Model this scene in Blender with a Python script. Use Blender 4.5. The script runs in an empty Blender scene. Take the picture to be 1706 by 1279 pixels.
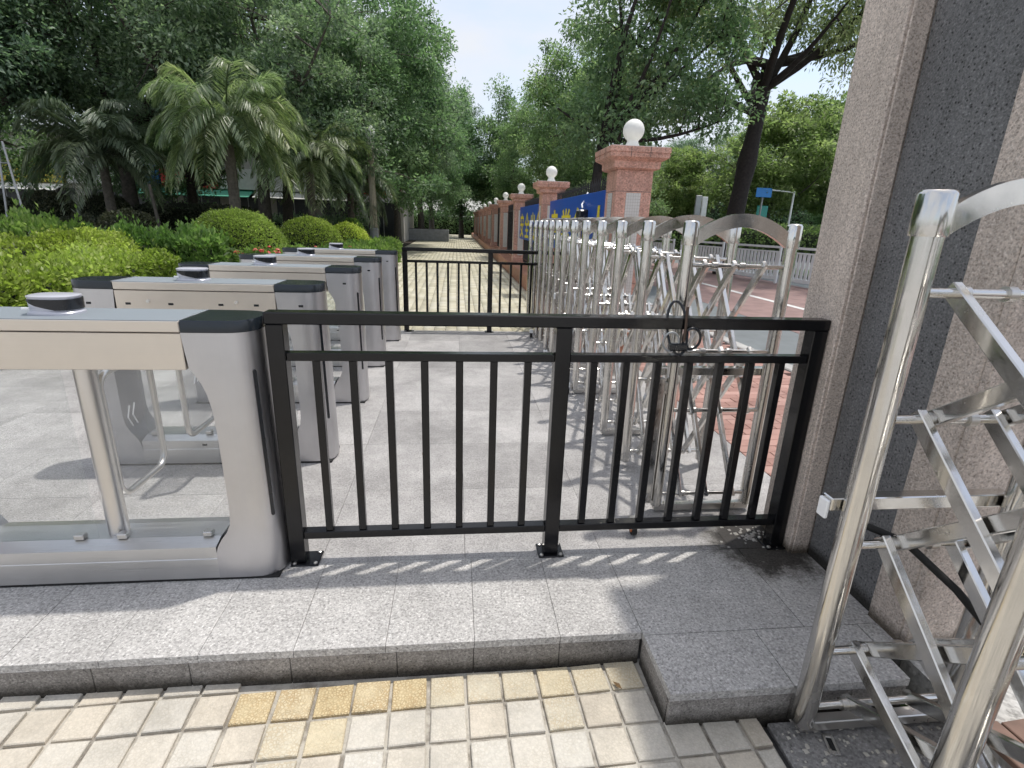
import bpy, math, random
import numpy as np
from mathutils import Vector, Matrix

R = math.radians
sc = bpy.context.scene
C = sc.collection

# ---------------------------------------------------------------- camera
cam_d = bpy.data.cameras.new("camera")
cam_d.sensor_width = 36.0
cam_d.lens = 36.0 * 866.0 / 1706.0
cam_d.clip_start = 0.02
cam_d.clip_end = 2000.0
cam = bpy.data.objects.new("camera", cam_d)
C.objects.link(cam)
RT = Vector((9.94238967e-01, -1.02126610e-01, 3.25427624e-02))
UP = Vector((-5.90444684e-04, 2.98386768e-01, 9.54444859e-01))
FW = Vector((1.07184548e-01, 9.48965485e-01, -2.96607452e-01))
mw = Matrix((
    (RT.x, UP.x, -FW.x, 0.0),
    (RT.y, UP.y, -FW.y, 0.0),
    (RT.z, UP.z, -FW.z, 1.4),
    (0, 0, 0, 1)))
cam.matrix_world = mw
sc.camera = cam

# ---------------------------------------------------------------- sky and sun
SUN_DIR = Vector((0.28, 0.15, 1.0)).normalized()
wd = bpy.data.worlds.new("World")
sc.world = wd
wd.use_nodes = True
wn, wl = wd.node_tree.nodes, wd.node_tree.links
wn.clear()
w_out = wn.new("ShaderNodeOutputWorld")
w_sky = wn.new("ShaderNodeTexSky")
w_sky.sky_type = 'NISHITA'
w_sky.sun_disc = False
w_sky.sun_elevation = math.asin(SUN_DIR.z)
w_sky.sun_rotation = math.atan2(SUN_DIR.x, SUN_DIR.y)
w_sky.dust_density = 2.0
w_bg1 = wn.new("ShaderNodeBackground")
w_bg1.inputs[1].default_value = 0.15
wl.new(w_sky.outputs[0], w_bg1.inputs[0])
w_bg2 = wn.new("ShaderNodeBackground")          # thin bright cloud
w_bg2.inputs[0].default_value = (0.88, 0.905, 0.96, 1)
w_bg2.inputs[1].default_value = 0.62
w_tc = wn.new("ShaderNodeTexCoord")
w_map = wn.new("ShaderNodeMapping")
w_map.inputs["Scale"].default_value = (1.0, 1.0, 2.6)
w_noi = wn.new("ShaderNodeTexNoise")
w_noi.inputs["Scale"].default_value = 2.1
w_noi.inputs["Detail"].default_value = 7
w_noi.inputs["Roughness"].default_value = 0.52
w_rmp = wn.new("ShaderNodeValToRGB")
w_rmp.color_ramp.elements[0].position = 0.40
w_rmp.color_ramp.elements[0].color = (0.40, 0.40, 0.40, 1)
w_rmp.color_ramp.elements[1].position = 0.58
w_rmp.color_ramp.elements[1].color = (0.95, 0.95, 0.95, 1)
w_mix = wn.new("ShaderNodeMixShader")
wl.new(w_tc.outputs["Generated"], w_map.inputs[0])
wl.new(w_map.outputs[0], w_noi.inputs["Vector"])
wl.new(w_noi.outputs["Fac"], w_rmp.inputs[0])
wl.new(w_rmp.outputs[0], w_mix.inputs[0])
wl.new(w_bg1.outputs[0], w_mix.inputs[1])
wl.new(w_bg2.outputs[0], w_mix.inputs[2])
wl.new(w_mix.outputs[0], w_out.inputs[0])

sun_d = bpy.data.lights.new("sun", 'SUN')
sun_d.energy = 2.0
sun_d.angle = R(1.3)
sun_d.color = (1.0, 0.965, 0.90)
sun = bpy.data.objects.new("sun", sun_d)
C.objects.link(sun)
sun.rotation_mode = 'QUATERNION'
sun.rotation_quaternion = SUN_DIR.to_track_quat('Z', 'Y')
sun.location = SUN_DIR * 40

vs = sc.view_settings
vs.view_transform = 'Standard'
vs.look = 'None'
vs.gamma = 1.0
vs.use_curve_mapping = False
vs.exposure = 0.68
sc.cycles.use_denoising = True
sc.cycles.max_bounces = 6
sc.cycles.diffuse_bounces = 4
sc.cycles.glossy_bounces = 3
sc.cycles.use_adaptive_sampling = True
sc.cycles.adaptive_threshold = 0.03
sc.cycles.transmission_bounces = 3
sc.cycles.transparent_max_bounces = 10
sc.cycles.sample_clamp_indirect = 6.0

rng = random.Random(11)

# ---------------------------------------------------------------- material helpers
MATS = {}


def mk(name):
    m = bpy.data.materials.new(name)
    m.use_nodes = True
    nt = m.node_tree
    nt.nodes.clear()
    out = nt.nodes.new("ShaderNodeOutputMaterial")
    b = nt.nodes.new("ShaderNodeBsdfPrincipled")
    nt.links.new(b.outputs[0], out.inputs[0])
    MATS[name] = m
    return m, nt, b, out


def nd(nt, t, **kw):
    n = nt.nodes.new(t)
    for k, v in kw.items():
        if k in n.inputs.keys():
            n.inputs[k].default_value = v
        else:
            setattr(n, k, v)
    return n


def ramp(nt, fac, stops):
    r = nt.nodes.new("ShaderNodeValToRGB")
    el = r.color_ramp.elements
    while len(el) < len(stops):
        el.new(0.5)
    for e, (p, c) in zip(el, stops):
        e.position = p
        e.color = (*c, 1) if len(c) == 3 else c
    nt.links.new(fac, r.inputs[0])
    return r.outputs[0]


def mulc(nt, a, b, fac=1.0, mode='MULTIPLY'):
    m = nt.nodes.new("ShaderNodeMix")
    m.data_type = 'RGBA'
    m.blend_type = mode
    m.inputs["Factor"].default_value = fac if not hasattr(fac, 'links') else 1.0
    if hasattr(fac, 'links'):
        nt.links.new(fac, m.inputs["Factor"])
    for s, i in ((a, 6), (b, 7)):
        if hasattr(s, 'links'):
            nt.links.new(s, m.inputs[i])
        else:
            m.inputs[i].default_value = (*s, 1)
    return m.outputs[2]


def g(v):
    return (v, v, v)


def wpos(nt):
    return nt.nodes.new("ShaderNodeNewGeometry").outputs["Position"]


def noise(nt, vec, scale, detail=3, rough=0.55):
    n = nd(nt, "ShaderNodeTexNoise", Scale=scale, Detail=detail, Roughness=rough)
    nt.links.new(vec, n.inputs["Vector"])
    return n.outputs["Fac"]


def bump(nt, b, h, strength, dist=0.002):
    n = nd(nt, "ShaderNodeBump", Strength=strength, Distance=dist)
    nt.links.new(h, n.inputs["Height"])
    nt.links.new(n.outputs[0], b.inputs["Normal"])


def objrand(nt, lo, hi):
    o = nt.nodes.new("ShaderNodeObjectInfo")
    return ramp(nt, o.outputs["Random"], [(0.0, g(lo)), (1.0, g(hi))])


def m_plain(name, col, rough=0.5, metal=0.0, spec=0.5, var=0.12, vscale=6.0, coat=0.0):
    m, nt, b, _ = mk(name)
    c = mulc(nt, col, ramp(nt, noise(nt, wpos(nt), vscale, 5), [(0.3, g(1 - var)), (0.7, g(1 + var * 0.5))]))
    nt.links.new(c, b.inputs["Base Color"])
    b.inputs["Roughness"].default_value = rough
    b.inputs["Metallic"].default_value = metal
    b.inputs["Specular IOR Level"].default_value = spec
    b.inputs["Coat Weight"].default_value = coat
    return m


def m_granite(name, dark, mid, light, scale=150, rough=0.55, stain=0.18, rand=0.06, spots=0.0, bstr=0.25, dirt=None, foot=None, streak=0.0):
    m, nt, b, _ = mk(name)
    p = wpos(nt)
    n1 = noise(nt, p, scale, 2, 0.6)
    c = ramp(nt, n1, [(0.30, dark), (0.42, mid), (0.55, mid), (0.70, light)])
    v = nd(nt, "ShaderNodeTexVoronoi", Scale=scale * 1.3)
    nt.links.new(p, v.inputs["Vector"])
    sep = nt.nodes.new("ShaderNodeSeparateColor")
    nt.links.new(v.outputs["Color"], sep.inputs[0])
    c = mulc(nt, c, ramp(nt, sep.outputs[0], [(0.0, g(0.72)), (0.5, g(1.0)), (1.0, g(1.18))]))
    if spots:
        v2 = nd(nt, "ShaderNodeTexVoronoi", Scale=scale * 0.42)
        nt.links.new(p, v2.inputs["Vector"])
        c = mulc(nt, c, ramp(nt, v2.outputs["Distance"], [(0.12, g(1 - spots)), (0.26, g(1.0))]))
    c = mulc(nt, c, ramp(nt, noise(nt, p, 1.7, 6, 0.62), [(0.32, g(1 - stain)), (0.62, g(1.04))]))
    c = mulc(nt, c, ramp(nt, noise(nt, p, 9.0, 4, 0.6), [(0.30, g(1 - stain * 0.5)), (0.6, g(1.0))]))
    c = mulc(nt, c, objrand(nt, 1 - rand, 1 + rand))
    if dirt:
        # soil washed into a corner: centre, radius
        (dx, dy), dr = dirt
        sub = nd(nt, "ShaderNodeVectorMath", operation='SUBTRACT')
        nt.links.new(p, sub.inputs[0])
        sub.inputs[1].default_value = (dx, dy, 0)
        ln = nd(nt, "ShaderNodeVectorMath", operation='LENGTH')
        nt.links.new(sub.outputs[0], ln.inputs[0])
        ad = nd(nt, "ShaderNodeMath", operation='MULTIPLY_ADD')
        nt.links.new(noise(nt, p, 11, 6, 0.7), ad.inputs[0])
        ad.inputs[1].default_value = -dr * 1.9
        nt.links.new(ln.outputs["Value"], ad.inputs[2])
        c = mulc(nt, c, ramp(nt, ad.outputs[0], [(0.0, (0.16, 0.15, 0.14)), (dr * 0.25, (0.55, 0.54, 0.52)), (dr * 0.6, g(1.0))]))
    if foot is not None:
        # splash dirt along the foot of a riser
        sp = nt.nodes.new("ShaderNodeSeparateXYZ")
        nt.links.new(p, sp.inputs[0])
        ad = nd(nt, "ShaderNodeMath", operation='MULTIPLY_ADD')
        nt.links.new(noise(nt, p, 14, 5, 0.7), ad.inputs[0])
        ad.inputs[1].default_value = -0.05
        nt.links.new(sp.outputs[2], ad.inputs[2])
        mr = nd(nt, "ShaderNodeMapRange")
        mr.inputs[1].default_value = foot - 0.03
        mr.inputs[2].default_value = foot + 0.02
        nt.links.new(ad.outputs[0], mr.inputs[0])
        c = mulc(nt, c, ramp(nt, mr.outputs[0], [(0.0, (0.20, 0.19, 0.17)), (1.0, g(1.0))]))
    nt.links.new(c, b.inputs["Base Color"])
    b.inputs["Roughness"].default_value = rough
    b.inputs["Specular IOR Level"].default_value = 0.22
    if streak:
        mp = nd(nt, "ShaderNodeMapping")
        mp.inputs["Scale"].default_value = (7, 7, 0.35)
        nt.links.new(p, mp.inputs[0])
        c = mulc(nt, c, ramp(nt, noise(nt, mp.outputs[0], 1.6, 5, 0.65), [(0.34, g(1 - streak)), (0.60, g(1.03))]))
        nt.links.new(c, b.inputs["Base Color"])
    bump(nt, b, n1, bstr, 0.0015)
    return m


def m_steel(name, col=(0.60, 0.575, 0.53), rough=0.16, brushed=None, var=0.10):
    m, nt, b, _ = mk(name)
    p = wpos(nt)
    if brushed:
        mp = nd(nt, "ShaderNodeMapping")
        mp.inputs["Scale"].default_value = brushed
        nt.links.new(p, mp.inputs[0])
        f = noise(nt, mp.outputs[0], 40, 3, 0.6)
        rr = ramp(nt, f, [(0.3, g(rough - 0.08)), (0.7, g(rough + 0.10))])
        bump(nt, b, f, 0.02, 0.0005)
    else:
        f = noise(nt, p, 14, 5, 0.65)
        rr = ramp(nt, f, [(0.35, g(max(0.03, rough - 0.08))), (0.7, g(rough + 0.14))])
        bump(nt, b, noise(nt, p, 22, 2), 0.10, 0.002)
    nt.links.new(rr, b.inputs["Roughness"])
    c = mulc(nt, col, ramp(nt, noise(nt, p, 5, 5, 0.6), [(0.3, g(1 - var)), (0.65, g(1.03))]))
    nt.links.new(c, b.inputs["Base Color"])
    b.inputs["Metallic"].default_value = 1.0
    return m


def m_leaf(name, c_dark, c_mid, c_light, trans=0.30, rough=0.45, spec=0.35):
    m, nt, b, out = mk(name)
    a = nd(nt, "ShaderNodeAttribute", attribute_name="rnd")
    c = ramp(nt, a.outputs["Fac"], [(0.0, c_dark), (0.55, c_mid), (1.0, c_light)])
    c = mulc(nt, c, ramp(nt, noise(nt, wpos(nt), 0.9, 3), [(0.3, (0.70, 0.74, 0.72)), (0.68, (1.18, 1.12, 1.05))]))
    o = nt.nodes.new("ShaderNodeObjectInfo")
    c = mulc(nt, c, ramp(nt, o.outputs["Random"], [(0.0, (0.84, 0.92, 0.94)), (0.5, g(1.0)), (1.0, (1.08, 1.06, 0.96))]))
    nt.links.new(c, b.inputs["Base Color"])
    b.inputs["Roughness"].default_value = rough
    b.inputs["Specular IOR Level"].default_value = spec
    t = nt.nodes.new("ShaderNodeBsdfTranslucent")
    tc = mulc(nt, c, (1.35, 1.6, 1.05))
    nt.links.new(tc, t.inputs[0])
    mx = nt.nodes.new("ShaderNodeMixShader")
    mx.inputs[0].default_value = trans
    nt.links.new(b.outputs[0], mx.inputs[1])
    nt.links.new(t.outputs[0], mx.inputs[2])
    nt.links.new(mx.outputs[0], out.inputs[0])
    return m


def m_glass(name, tint=(0.93, 0.95, 0.95), refl=0.10, haze=0.05):
    m, nt, b, out = mk(name)
    tr = nd(nt, "ShaderNodeBsdfTransparent")
    tr.inputs[0].default_value = (*tint, 1)
    gl = nd(nt, "ShaderNodeBsdfGlossy")
    gl.inputs["Roughness"].default_value = 0.03
    lw = nd(nt, "ShaderNodeLayerWeight", Blend=0.5)
    fr = ramp(nt, lw.outputs["Facing"], [(0.0, g(0.035)), (0.55, g(0.05)), (0.85, g(0.22)), (1.0, g(0.85))])
    df = nd(nt, "ShaderNodeBsdfDiffuse")
    df.inputs[0].default_value = (0.8, 0.82, 0.83, 1)
    m1 = nt.nodes.new("ShaderNodeMixShader")
    m1.inputs[0].default_value = haze
    nt.links.new(tr.outputs[0], m1.inputs[1])
    nt.links.new(df.outputs[0], m1.inputs[2])
    m2 = nt.nodes.new("ShaderNodeMixShader")
    nt.links.new(fr, m2.inputs[0])
    nt.links.new(m1.outputs[0], m2.inputs[1])
    nt.links.new(gl.outputs[0], m2.inputs[2])
    nt.links.new(m2.outputs[0], out.inputs[0])
    return m


# ---------------------------------------------------------------- materials
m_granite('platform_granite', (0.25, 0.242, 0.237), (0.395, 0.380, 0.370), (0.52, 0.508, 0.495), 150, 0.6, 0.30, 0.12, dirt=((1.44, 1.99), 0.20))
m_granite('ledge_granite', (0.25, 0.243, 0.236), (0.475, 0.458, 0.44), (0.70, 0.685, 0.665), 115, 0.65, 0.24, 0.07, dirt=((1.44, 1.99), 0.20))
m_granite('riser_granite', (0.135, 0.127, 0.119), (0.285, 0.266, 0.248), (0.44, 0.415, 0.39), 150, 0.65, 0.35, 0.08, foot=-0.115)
m_granite('beige_granite', (0.34, 0.282, 0.245), (0.605, 0.52, 0.455), (0.77, 0.69, 0.625), 135, 0.5, 0.14, 0.03, 0.30, foot=0.02, streak=0.16)
m_granite('dark_granite', (0.080, 0.079, 0.082), (0.180, 0.180, 0.183), (0.29, 0.29, 0.293), 130, 0.42, 0.14, 0.03, 0.75, bstr=0.08, foot=0.03, streak=0.14)
m_granite('pink_granite', (0.48, 0.26, 0.195), (0.62, 0.355, 0.275), (0.68, 0.43, 0.345), 60, 0.5, 0.16, 0.05, streak=0.22)
m_granite('plinth_granite', (0.30, 0.13, 0.08), (0.46, 0.22, 0.14), (0.55, 0.30, 0.21), 50, 0.55, 0.3, 0.05)
m_granite('track_concrete', (0.13, 0.125, 0.12), (0.25, 0.24, 0.23), (0.36, 0.35, 0.34), 90, 0.85, 0.50, 0.06, 0.2, 0.5)
m_granite('apron_concrete', (0.33, 0.32, 0.30), (0.47, 0.455, 0.43), (0.58, 0.57, 0.55), 60, 0.8, 0.2, 0.03)
m, nt, b, _ = mk('mortar')
c = ramp(nt, noise(nt, wpos(nt), 7.0, 7, 0.72), [(0.30, (0.11, 0.097, 0.082)), (0.42, (0.27, 0.245, 0.21)), (0.54, (0.46, 0.43, 0.375))])
nt.links.new(c, b.inputs["Base Color"])
b.inputs["Roughness"].default_value = 0.95
bump(nt, b, noise(nt, wpos(nt), 160, 3), 0.6, 0.003)
m_plain('joint_dark', (0.12, 0.115, 0.11), 0.95, var=0.4, vscale=20)
m_plain('fence_paint', (0.0055, 0.0055, 0.0065), 0.20, spec=0.42, var=0.25, vscale=20)
m_plain('black_rubber', (0.012, 0.012, 0.012), 0.75)
m_plain('black_plastic', (0.012, 0.014, 0.018), 0.22)
m_plain('black_cap', (0.016, 0.021, 0.027), 0.20)
m_plain('silver_plastic', (0.55, 0.55, 0.60), 0.35, metal=0.35, var=0.03)
m_steel('silver_paint', (0.55, 0.545, 0.56), 0.36, brushed=(9, 9, 0.12), var=0.06)
m_plain('white_paint', (0.86, 0.86, 0.86), 0.5, var=0.10)
m_plain('ball_white', (0.78, 0.77, 0.72), 0.55, var=0.10, vscale=9)
m_plain('mosaic_white', (0.66, 0.64, 0.60), 0.45, var=0.05)
m_plain('iron_dark', (0.018, 0.017, 0.018), 0.55, var=0.3)
m_plain('banner_blue', (0.012, 0.085, 0.42), 0.42, var=0.10, vscale=2)
m_plain('banner_yellow', (0.72, 0.58, 0.03), 0.5, var=0.05)
m_plain('bark_dark', (0.030, 0.024, 0.022), 0.9, var=0.5, vscale=14)
m_plain('bark_grey', (0.085, 0.075, 0.062), 0.9, var=0.45, vscale=12)
m_plain('palm_bark', (0.13, 0.115, 0.095), 0.9, var=0.4, vscale=16)
m_plain('soil', (0.055, 0.042, 0.030), 0.95, var=0.5, vscale=5)
m_plain('grass_ground', (0.055, 0.095, 0.028), 0.95, var=0.45, vscale=3)
m_plain('asphalt', (0.155, 0.17, 0.175), 0.8, var=0.15, vscale=4)
m_plain('cycle_red', (0.27, 0.175, 0.16), 0.85, var=0.25, vscale=3)
m_plain('road_white', (0.66, 0.65, 0.63), 0.7, var=0.2, vscale=12)
m_plain('kerb_stone', (0.42, 0.41, 0.39), 0.8, var=0.2)
m_plain('plank_brown', (0.19, 0.115, 0.085), 0.75, var=0.4, vscale=10)
m_plain('lamp_stone', (0.33, 0.30, 0.23), 0.7, var=0.25)
m_plain('planter_grey', (0.26, 0.27, 0.28), 0.8, var=0.2)
m_plain('sign_blue', (0.03, 0.22, 0.60), 0.4, var=0.03)
m_plain('sign_teal', (0.05, 0.33, 0.28), 0.4, var=0.03)
m_plain('pole_grey', (0.36, 0.37, 0.38), 0.45, metal=0.5, var=0.1)
m_plain('shop_wall', (0.52, 0.50, 0.47), 0.8, var=0.2, vscale=1.5)
m_plain('shop_dark', (0.03, 0.035, 0.04), 0.3)
m_plain('shop_red', (0.55, 0.03, 0.035), 0.5, var=0.1)
m_plain('shop_blue', (0.03, 0.20, 0.55), 0.5, var=0.1)
m_plain('shop_green', (0.10, 0.38, 0.27), 0.5, var=0.1)
m_plain('shop_white', (0.72, 0.72, 0.70), 0.6, var=0.1)
m_plain('shop_yellow', (0.62, 0.50, 0.06), 0.6, var=0.1)
m_plain('petal_red', (0.60, 0.05, 0.045), 0.5, var=0.2, vscale=60)
m_plain('petal_pink', (0.68, 0.16, 0.12), 0.5, var=0.2, vscale=60)
m_plain('dry_leaf', (0.20, 0.12, 0.05), 0.8, var=0.3, vscale=60)
m_plain('rubble', (0.42, 0.40, 0.37), 0.95, var=0.35, vscale=50)
m_plain('copper_lock', (0.10, 0.07, 0.055), 0.4, metal=0.8)
m_plain('hedge_core', (0.014, 0.022, 0.008), 0.95, var=0.3)
m_plain('caster_orange', (0.45, 0.12, 0.03), 0.5)
m_steel('stainless', (0.68, 0.665, 0.635), rough=0.16)
m_steel('stainless_dull', (0.63, 0.61, 0.58), 0.33)
m_steel('brushed_beam', (0.70, 0.64, 0.57), 0.40, brushed=(0.06, 1, 14), var=.03)
m_steel('brushed_base', (0.62, 0.615, 0.61), 0.34, brushed=(0.05, 8, 14), var=.03)
m_plain('lid_steel', (0.30, 0.335, 0.365), 0.46, metal=0.35, var=0.04, vscale=3)
m_plain('satin_tube', (0.66, 0.64, 0.62), 0.30, metal=1.0, var=0.03)
m_steel('bright_edge', (0.80, 0.79, 0.77), 0.25)
m_glass('acrylic', (0.86, 0.86, 0.87), haze=0.04)
m_glass('clear_glass', (0.96, 0.97, 0.97), haze=0.025)

# cream tiles
def m_tile(name, c1, c2, pit, pitcol, bst, grime=0.35):
    m, nt, b, _ = mk(name)
    p = wpos(nt)
    o = nt.nodes.new("ShaderNodeObjectInfo")
    c = ramp(nt, o.outputs["Random"], [(0.0, c1), (0.5, tuple((x + y) / 2 for x, y in zip(c1, c2))), (1.0, c2)])
    v = nd(nt, "ShaderNodeTexVoronoi", Scale=95.0)
    v.feature = 'DISTANCE_TO_EDGE'
    nt.links.new(p, v.inputs["Vector"])
    wet = noise(nt, p, 13, 4, 0.6)
    edge = ramp(nt, v.outputs[0], [(0.03, g(0.0)), (0.22, g(1.0))])
    if pit > 0:
        # dirt held in the dimples, patchy
        k = nd(nt, "ShaderNodeMath", operation='MULTIPLY')
        inv = nd(nt, "ShaderNodeInvert")
        nt.links.new(edge, inv.inputs[1])
        nt.links.new(inv.outputs[0], k.inputs[0])
        nt.links.new(ramp(nt, wet, [(0.34, g(pit * 0.15)), (0.58, g(pit))]), k.inputs[1])
        c = mulc(nt, c, pitcol, k.outputs[0], 'MIX')
    c = mulc(nt, c, ramp(nt, noise(nt, p, 5.5, 6, 0.65), [(0.30, g(1 - grime)), (0.58, g(1.02))]))
    c = mulc(nt, c, ramp(nt, noise(nt, p, 90, 3, 0.6), [(0.3, g(0.88)), (0.7, g(1.05))]))
    nt.links.new(c, b.inputs["Base Color"])
    b.inputs["Roughness"].default_value = 0.72
    bump(nt, b, edge, bst, 0.003)
    return m


m_tile('tile_faded', (0.60, 0.52, 0.36), (0.575, 0.53, 0.43), 0.5, (0.44, 0.33, 0.19), 0.4, 0.2)
m_tile('tile_cream', (0.58, 0.515, 0.42), (0.575, 0.545, 0.485), 0.30, (0.38, 0.33, 0.25), 0.2, 0.25)
m_tile('tile_yellow', (0.62, 0.50, 0.29), (0.585, 0.52, 0.39), 0.75, (0.40, 0.27, 0.13), 0.6, 0.12)

# far path tiles: one joined piece, colour by tile comes from the attribute
m, nt, b, _ = mk('path_tile')
a = nd(nt, "ShaderNodeAttribute", attribute_name="rnd")
c = ramp(nt, a.outputs["Fac"], [(0.0, (0.47, 0.43, 0.31)), (0.6, (0.56, 0.52, 0.39)), (1.0, (0.60, 0.57, 0.47))])
c = mulc(nt, c, ramp(nt, noise(nt, wpos(nt), 1.2, 5), [(0.3, g(0.78)), (0.6, g(1.02))]))
nt.links.new(c, b.inputs["Base Color"])
b.inputs["Roughness"].default_value = 0.75

# red paving brick
m, nt, b, _ = mk('brick_red')
c = ramp(nt, nt.nodes.new("ShaderNodeObjectInfo").outputs["Random"],
         [(0.0, (0.30, 0.165, 0.135)), (0.5, (0.36, 0.205, 0.17)), (1.0, (0.42, 0.255, 0.215))])
c = mulc(nt, c, ramp(nt, noise(nt, wpos(nt), 3, 5), [(0.3, g(0.75)), (0.6, g(1.05))]))
nt.links.new(c, b.inputs["Base Color"])
b.inputs["Roughness"].default_value = 0.85

m_leaf('leaf_dark', (0.086, 0.133, 0.091), (0.182, 0.254, 0.179), (0.338, 0.416, 0.319), 0.42)
m_leaf('leaf_mid', (0.092, 0.15, 0.083), (0.194, 0.281, 0.163), (0.35, 0.438, 0.275), 0.46)
m_leaf('leaf_olive', (0.129, 0.162, 0.095), (0.235, 0.274, 0.162), (0.403, 0.426, 0.28), 0.52)
m_leaf('leaf_light', (0.113, 0.159, 0.062), (0.209, 0.267, 0.119), (0.334, 0.378, 0.206), 0.56)
m_leaf('leaf_hedge', (0.165, 0.205, 0.035), (0.36, 0.42, 0.09), (0.55, 0.58, 0.2), 0.52, 0.40)
m_leaf('leaf_topiary', (0.112, 0.155, 0.034), (0.242, 0.31, 0.072), (0.388, 0.45, 0.156), 0.44, 0.40)
m_leaf('leaf_green', (0.085, 0.15, 0.038), (0.175, 0.275, 0.075), (0.32, 0.4, 0.16), 0.48)
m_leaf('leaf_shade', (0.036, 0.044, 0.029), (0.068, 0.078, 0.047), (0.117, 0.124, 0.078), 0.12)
m_leaf('leaf_palm', (0.118, 0.157, 0.084), (0.235, 0.286, 0.162), (0.426, 0.448, 0.302), 0.44, 0.35, 0.6)
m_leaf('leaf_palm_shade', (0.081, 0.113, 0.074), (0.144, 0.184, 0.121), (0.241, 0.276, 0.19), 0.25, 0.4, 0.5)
M = MATS


# ---------------------------------------------------------------- mesh helpers
class MB:
    def __init__(s):
        s.v, s.f = [], []

    def add(s, vs_, fs_):
        o = len(s.v)
        s.v += [tuple(p) for p in vs_]
        s.f += [tuple(i + o for i in f) for f in fs_]
        return s

    def box(s, x0, x1, y0, y1, z0, z1):
        return s.add([(x0, y0, z0), (x1, y0, z0), (x1, y1, z0), (x0, y1, z0), (x0, y0, z1), (x1, y0, z1), (x1, y1, z1), (x0, y1, z1)],
                     [(0, 3, 2, 1), (4, 5, 6, 7), (0, 1, 5, 4), (1, 2, 6, 5), (2, 3, 7, 6), (3, 0, 4, 7)])

    def cbox(s, x0, x1, y0, y1, z0, z1, b=0.003, mat=None):
        """box with all edges chamfered"""
        lo, hi = (x0, y0, z0), (x1, y1, z1)
        vs_, idx = [], {}
        for cx in (0, 1):
            for cy in (0, 1):
                for cz in (0, 1):
                    cc = (cx, cy, cz)
                    for ax in range(3):
                        p = []
                        for k in range(3):
                            base = hi[k] if cc[k] else lo[k]
                            if k != ax:
                                base += -b if cc[k] else b
                            p.append(base)
                        idx[(cc, ax)] = len(vs_)
                        vs_.append(p)
        fs_ = []

        def orient(f, n):
            a_, b_, c_ = (Vector(vs_[i]) for i in f[:3])
            return f if (b_ - a_).cross(c_ - a_).dot(n) > 0 else tuple(reversed(f))
        for ax in range(3):
            u, w = (ax + 1) % 3, (ax + 2) % 3
            for sd in (0, 1):
                f = []
                for a_, b_ in ((0, 0), (1, 0), (1, 1), (0, 1)):
                    cc = [0, 0, 0]
                    cc[ax], cc[u], cc[w] = sd, a_, b_
                    f.append(idx[(tuple(cc), ax)])
                n = Vector((0, 0, 0)); n[ax] = 1 if sd else -1
                fs_.append(orient(tuple(f), n))
            for su in (0, 1):
                for sw in (0, 1):
                    c0, c1 = [0, 0, 0], [0, 0, 0]
                    c0[u] = c1[u] = su
                    c0[w] = c1[w] = sw
                    c1[ax] = 1
                    c0, c1 = tuple(c0), tuple(c1)
                    n = Vector((0, 0, 0)); n[u] = 1 if su else -1; n[w] = 1 if sw else -1
                    fs_.append(orient((idx[(c0, u)], idx[(c1, u)], idx[(c1, w)], idx[(c0, w)]), n))
        for cx in (0, 1):
            for cy in (0, 1):
                for cz in (0, 1):
                    cc = (cx, cy, cz)
                    n = Vector((cx - .5, cy - .5, cz - .5))
                    fs_.append(orient((idx[(cc, 0)], idx[(cc, 1)], idx[(cc, 2)]), n))
        if mat is not None:
            vs_ = [mat @ Vector(p) for p in vs_]
        return s.add(vs_, fs_)

    def loft(s, rings, cap=True):
        n = len(rings[0])
        vs_ = [p for r in rings for p in r]
        fs_ = []
        for k in range(len(rings) - 1):
            for i in range(n):
                j = (i + 1) % n
                fs_.append((k * n + i, k * n + j, (k + 1) * n + j, (k + 1) * n + i))
        if cap:
            fs_.append(tuple(reversed(range(n))))
            fs_.append(tuple((len(rings) - 1) * n + i for i in range(n)))
        return s.add(vs_, fs_)

    def tube(s, pts, r, n=8, cap=True):
        pts = [Vector(p) for p in pts]
        rs = r if isinstance(r, (list, tuple)) else [r] * len(pts)
        up = None
        rings = []
        for i, p in enumerate(pts):
            t = (pts[min(i + 1, len(pts) - 1)] - pts[max(i - 1, 0)]).normalized()
            if up is None:
                up = Vector((0, 0, 1)) if abs(t.z) < 0.9 else Vector((1, 0, 0))
            a_ = t.cross(up)
            if a_.length < 1e-4:
                a_ = t.cross(Vector((0, 1, 0.1)))
            a_.normalize()
            b_ = a_.cross(t).normalized()
            up = b_
            rings.append([p + (a_ * math.cos(2 * math.pi * k / n) - b_ * math.sin(2 * math.pi * k / n)) * rs[i] * -1 for k in range(n)])
        return s.loft(rings, cap)

    def lathe(s, prof, n=24, c=(0, 0)):
        rings = [[(c[0] + r * math.cos(2 * math.pi * k / n), c[1] + r * math.sin(2 * math.pi * k / n), z) for k in range(n)] for r, z in prof]
        return s.loft(rings)

    def frustum(s, cx, cy, levels):
        """stack of square sections (half size, z)"""
        rings = [[(cx - h, cy - h, z), (cx + h, cy - h, z), (cx + h, cy + h, z), (cx - h, cy + h, z)] for h, z in levels]
        return s.loft(rings)

    def beam(s, p, q, w, h, b=0.002, up=(0, 0, 1)):
        """square bar from p to q, w across and h high"""
        p, q = Vector(p), Vector(q)
        t = (q - p)
        L = t.length
        t.normalize()
        a_ = t.cross(Vector(up))
        if a_.length < 1e-4:
            a_ = t.cross(Vector((1, 0, 0)))
        a_.normalize()
        u = a_.cross(t).normalized()
        m_ = Matrix(((t.x, a_.x, u.x, p.x), (t.y, a_.y, u.y, p.y), (t.z, a_.z, u.z, p.z), (0, 0, 0, 1)))
        # keep it right handed
        if m_.to_3x3().determinant() < 0:
            m_ = Matrix(((t.x, -a_.x, u.x, p.x), (t.y, -a_.y, u.y, p.y), (t.z, -a_.z, u.z, p.z), (0, 0, 0, 1)))
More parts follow.
